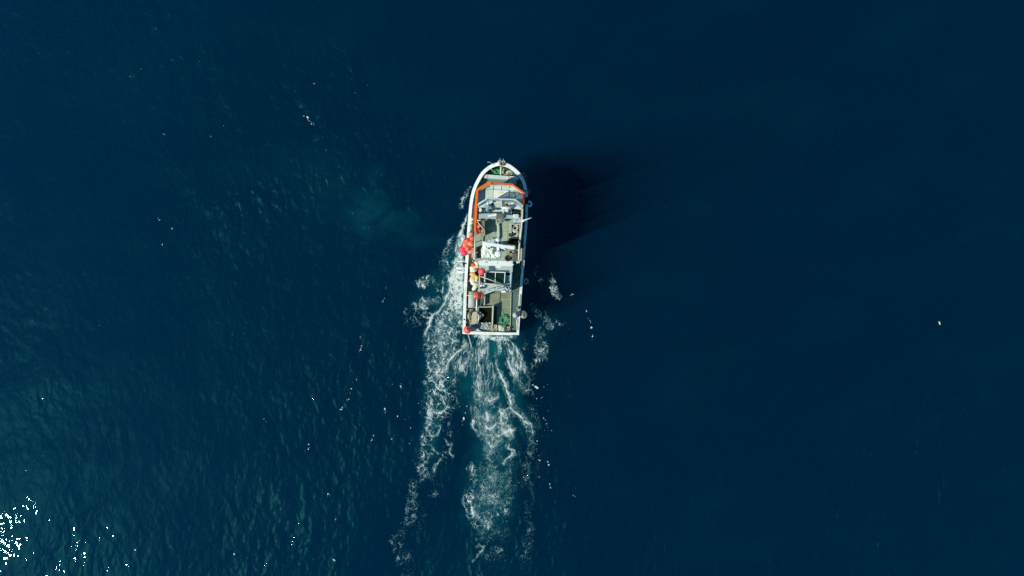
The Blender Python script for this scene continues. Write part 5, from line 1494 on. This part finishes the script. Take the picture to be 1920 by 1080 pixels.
def hand(J, bones, wrist, hp, dirv, side, up):
    """palm, four bent fingers and a thumb leaving the side of the palm"""
    d = Vector(dirv).normalized(); u = Vector(up).normalized(); s_ = d.cross(u).normalized() * side
    J[wrist + '_palm'] = (hp + d * .05, (.034, .022)); bones.append((wrist, wrist + '_palm'))
    for k, (off, ln) in enumerate(((-.030, .070), (-.010, .082), (.010, .077), (.030, .060))):
        b0 = hp + d * .095 + s_ * off
        n0, n1, n2 = (wrist + f'_f{k}{i}' for i in range(3))
        J[n0] = (b0, .0105); J[n1] = (b0 + d * ln * .5 - u * .012, .0095); J[n2] = (b0 + d * ln * .8 - u * .045, .008)
        bones += [(wrist + '_palm', n0), (n0, n1), (n1, n2)]
    t0 = hp + d * .045 - s_ * .04; t1 = t0 + d * .035 - s_ * .025 - u * .015; t2 = t1 + d * .03 - u * .02
    J[wrist + '_t0'] = (t0, .012); J[wrist + '_t1'] = (t1, .011); J[wrist + '_t2'] = (t2, .009)
    bones += [(wrist + '_palm', wrist + '_t0'), (wrist + '_t0', wrist + '_t1'), (wrist + '_t1', wrist + '_t2')]


def make_person(label, foot, heading, lean, handL, handR, shirt, trousers, hat=None, hair=True, knees=.0):
    """a standing figure; heading = direction faced; hands are points in the world"""
    z0 = foot.z
    f = Vector((math.sin(heading), math.cos(heading), 0)); r = Vector((f.y, -f.x, 0)); up = Vector((0, 0, 1))
    t = thing('person', label, 'person', foot)

    def at(fw, rt, h):
        return foot + f * fw + r * rt + up * h
    pel = at(-.02, 0, .93); ch = at(.10 * lean, 0, 1.18); ub = at(.22 * lean, 0, 1.36); nk = at(.30 * lean, 0, 1.47); hd = at(.42 * lean, 0, 1.60)
    J = {}; B = []
    J['pel'] = (pel, (.15, .11)); J['wst'] = (pel.lerp(ch, .5), (.135, .10)); J['ch'] = (ch, (.15, .11)); J['ub'] = (ub, (.13, .10)); J['nk'] = (nk, .058); J['hb'] = (nk.lerp(hd, .5), .062)
    B += [('pel', 'wst'), ('wst', 'ch'), ('ch', 'ub'), ('ub', 'nk'), ('nk', 'hb')]
    arms = {}
    for s_, nm, hp in ((-1, 'l', handL), (1, 'r', handR)):
        sh = ub + r * .19 * s_ + up * .02
        mid = (sh + hp) / 2
        span = (hp - sh).length
        bend = math.sqrt(max(0, .30 ** 2 - (span / 2) ** 2))
        el = mid + (r * s_ * .75 - up * .6).normalized() * bend
        J['cl' + nm] = (ub + r * .10 * s_ + up * .03, .085)
        J['sh' + nm] = (sh, .066); J['el' + nm] = (el, .046); J['wr' + nm] = (hp - (hp - el).normalized() * .02, .028)
        B += [('ub', 'cl' + nm), ('cl' + nm, 'sh' + nm), ('sh' + nm, 'el' + nm), ('el' + nm, 'wr' + nm)]
        dv = (hp - el).normalized()
        hand(J, B, 'wr' + nm, hp, (dv + f * .4 - up * .1).normalized(), s_, up)
        arms[nm] = (sh, el, J['wr' + nm][0])
        hip = pel + r * .095 * s_ - up * .05; kn = at(.05 + knees, .10 * s_, .49); an = at(-.03, .11 * s_, .09); toe = at(.15, .125 * s_, .03)
        J['hp' + nm] = (hip, .095); J['kn' + nm] = (kn, .06); J['an' + nm] = (an, .042); J['to' + nm] = (toe, (.045, .03))
        B += [('pel', 'hp' + nm), ('hp' + nm, 'kn' + nm), ('kn' + nm, 'an' + nm), ('an' + nm, 'to' + nm)]
    vs, fs = skinned(J, B, 'pel')
    mb = MB(); mb.add(vs, fs, True)
    # head: skull, jaw, nose, ears and brow
    look = (f + up * -.25 * lean).normalized(); hu = r.cross(look).normalized()
    rot = Matrix((r, look, hu)).transposed()
    def hp_(x, y, z): return hd + rot @ Vector((x, y, z))
    mb.ball(hp_(0, -.01, .02), .076, .096, .108, 20, 14, rot)
    mb.ball(hp_(0, .025, -.055), .058, .070, .070, 16, 10, rot)
    mb.ball(hp_(0, .098, -.005), .014, .022, .024, 10, 8, rot)
    for s_ in (-1, 1):
        mb.ball(hp_(.078 * s_, -.005, .0), .012, .022, .034, 10, 8, rot)
    mb.build('body', SKIN, t)
    mb = MB()
    for s_ in (-1, 1):
        mb.ball(hp_(.030 * s_, .083, .02), .012, .010, .008, 10, 8, rot)
    mb.build('eyes', HOLE, t)
    mb = MB(); mb.ball(hp_(0, .088, -.055), .024, .008, .006, 10, 8, rot); mb.build('mouth', mat('lips', (.36, .13, .10), .5, .1, 20), t)
    if hair:
        mb = MB(); mb.ball(hp_(0, -.022, .032), .083, .098, .106, 20, 14, rot); mb.build('hair', HAIR, t)
    if hat is not None:
        mb = MB(); mb.ball(hp_(0, -.012, .045), .092, .108, .098, 20, 12, rot)
        br_ = [hp_(.075 * math.cos(a), .06 + .115 * math.sin(a), .055 - .01 * math.sin(a)) for a in np.linspace(0, math.pi, 11)]
        k = len(br_); mb.add(br_ + [p - hu * .012 for p in br_], [list(range(k)), list(range(2 * k - 1, k - 1, -1))] + [[i, k + i, k + (i + 1) % k, (i + 1) % k] for i in range(k)])
        mb.build('cap', hat, t)
    # shirt: the same torso and arms, a little fuller
    K = {}; E = []
    e = .022
    def grow(v): return tuple(q + e for q in v) if isinstance(v, tuple) else v + e
    K['pel'] = (J['pel'][0] - up * .02, grow(J['pel'][1]))
    for k in ('wst', 'ch', 'ub'): K[k] = (J[k][0], grow(J[k][1]))
    K['col'] = (ub.lerp(nk, .75), .085)
    E += [('pel', 'wst'), ('wst', 'ch'), ('ch', 'ub'), ('ub', 'col')]
    for nm in 'lr':
        sh, el, wr = arms[nm]
        K['cl' + nm] = (J['cl' + nm][0], .10); K['sh' + nm] = (sh, .088); K['el' + nm] = (el, .066); K['cu' + nm] = (el.lerp(wr, .86), .05)
        E += [('ub', 'cl' + nm), ('cl' + nm, 'sh' + nm), ('sh' + nm, 'el' + nm), ('el' + nm, 'cu' + nm)]
    vs, fs = skinned(K, E, 'pel')
    mb = MB(); mb.add(vs, fs, True); mb.build('shirt', shirt, t)
    K = {'pel': (J['pel'][0] + up * .03, grow(J['pel'][1]))}; E = []
    for nm in 'lr':
        for k, g in (('hp', .02), ('kn', .022), ('an', .022)):
            K[k + nm] = (J[k + nm][0], J[k + nm][1] + g)
        E += [('pel', 'hp' + nm), ('hp' + nm, 'kn' + nm), ('kn' + nm, 'an' + nm)]
    vs, fs = skinned(K, E, 'pel')
    mb = MB(); mb.add(vs, fs, True); mb.build('trousers', trousers, t)
    for s_ in (-1, 1):
        mb = MB(); mb.ball(at(.06, .115 * s_, .05), .055, .15, .055, 14, 8, Matrix((r, f, up)).transposed()); mb.build('shoe', mat('dark_shoe', (.02, .02, .02), .5, .2, 9), t)
    return t


ZF = ZR + .02
foot = P(951.2, 398.2, ZF); foot.z = ZF
make_person('person in a white shirt at the helm, arms forward on the dash', foot, R(-3), .95, P(943.5, 388.3, ZR + 1.15), P(957.6, 386.0, ZR + .95), SHIRTW, TROUS, None, True)
foot = P(914.8, 397.0, ZF); foot.z = ZF
make_person('person in a blue jacket and white cap standing left of the helm console', foot, R(8), 1.15, P(909, 387.6, ZR + .5), P(921.5, 385.2, ZR + 1.18), SHIRTB, TROUS, CAPW, False)
# white round bucket left of the second person
bt = thing('round_bucket', 'white round bucket beside the person in the blue jacket', 'bucket', P(900.3, 394.5, ZR + .02))
mb = MB(); mb.lathe([(.13, 0), (.16, .36), (.175, .37), (.175, .39)], P(900.3, 394.5, ZR + .02)); mb.build('bucket_body', FLOATW, bt)
mb = MB(); mb.lathe([(.165, .392), (.15, .41), (.05, .42)], P(900.3, 394.5, ZR + .02)); mb.build('lid', WHITE, bt)
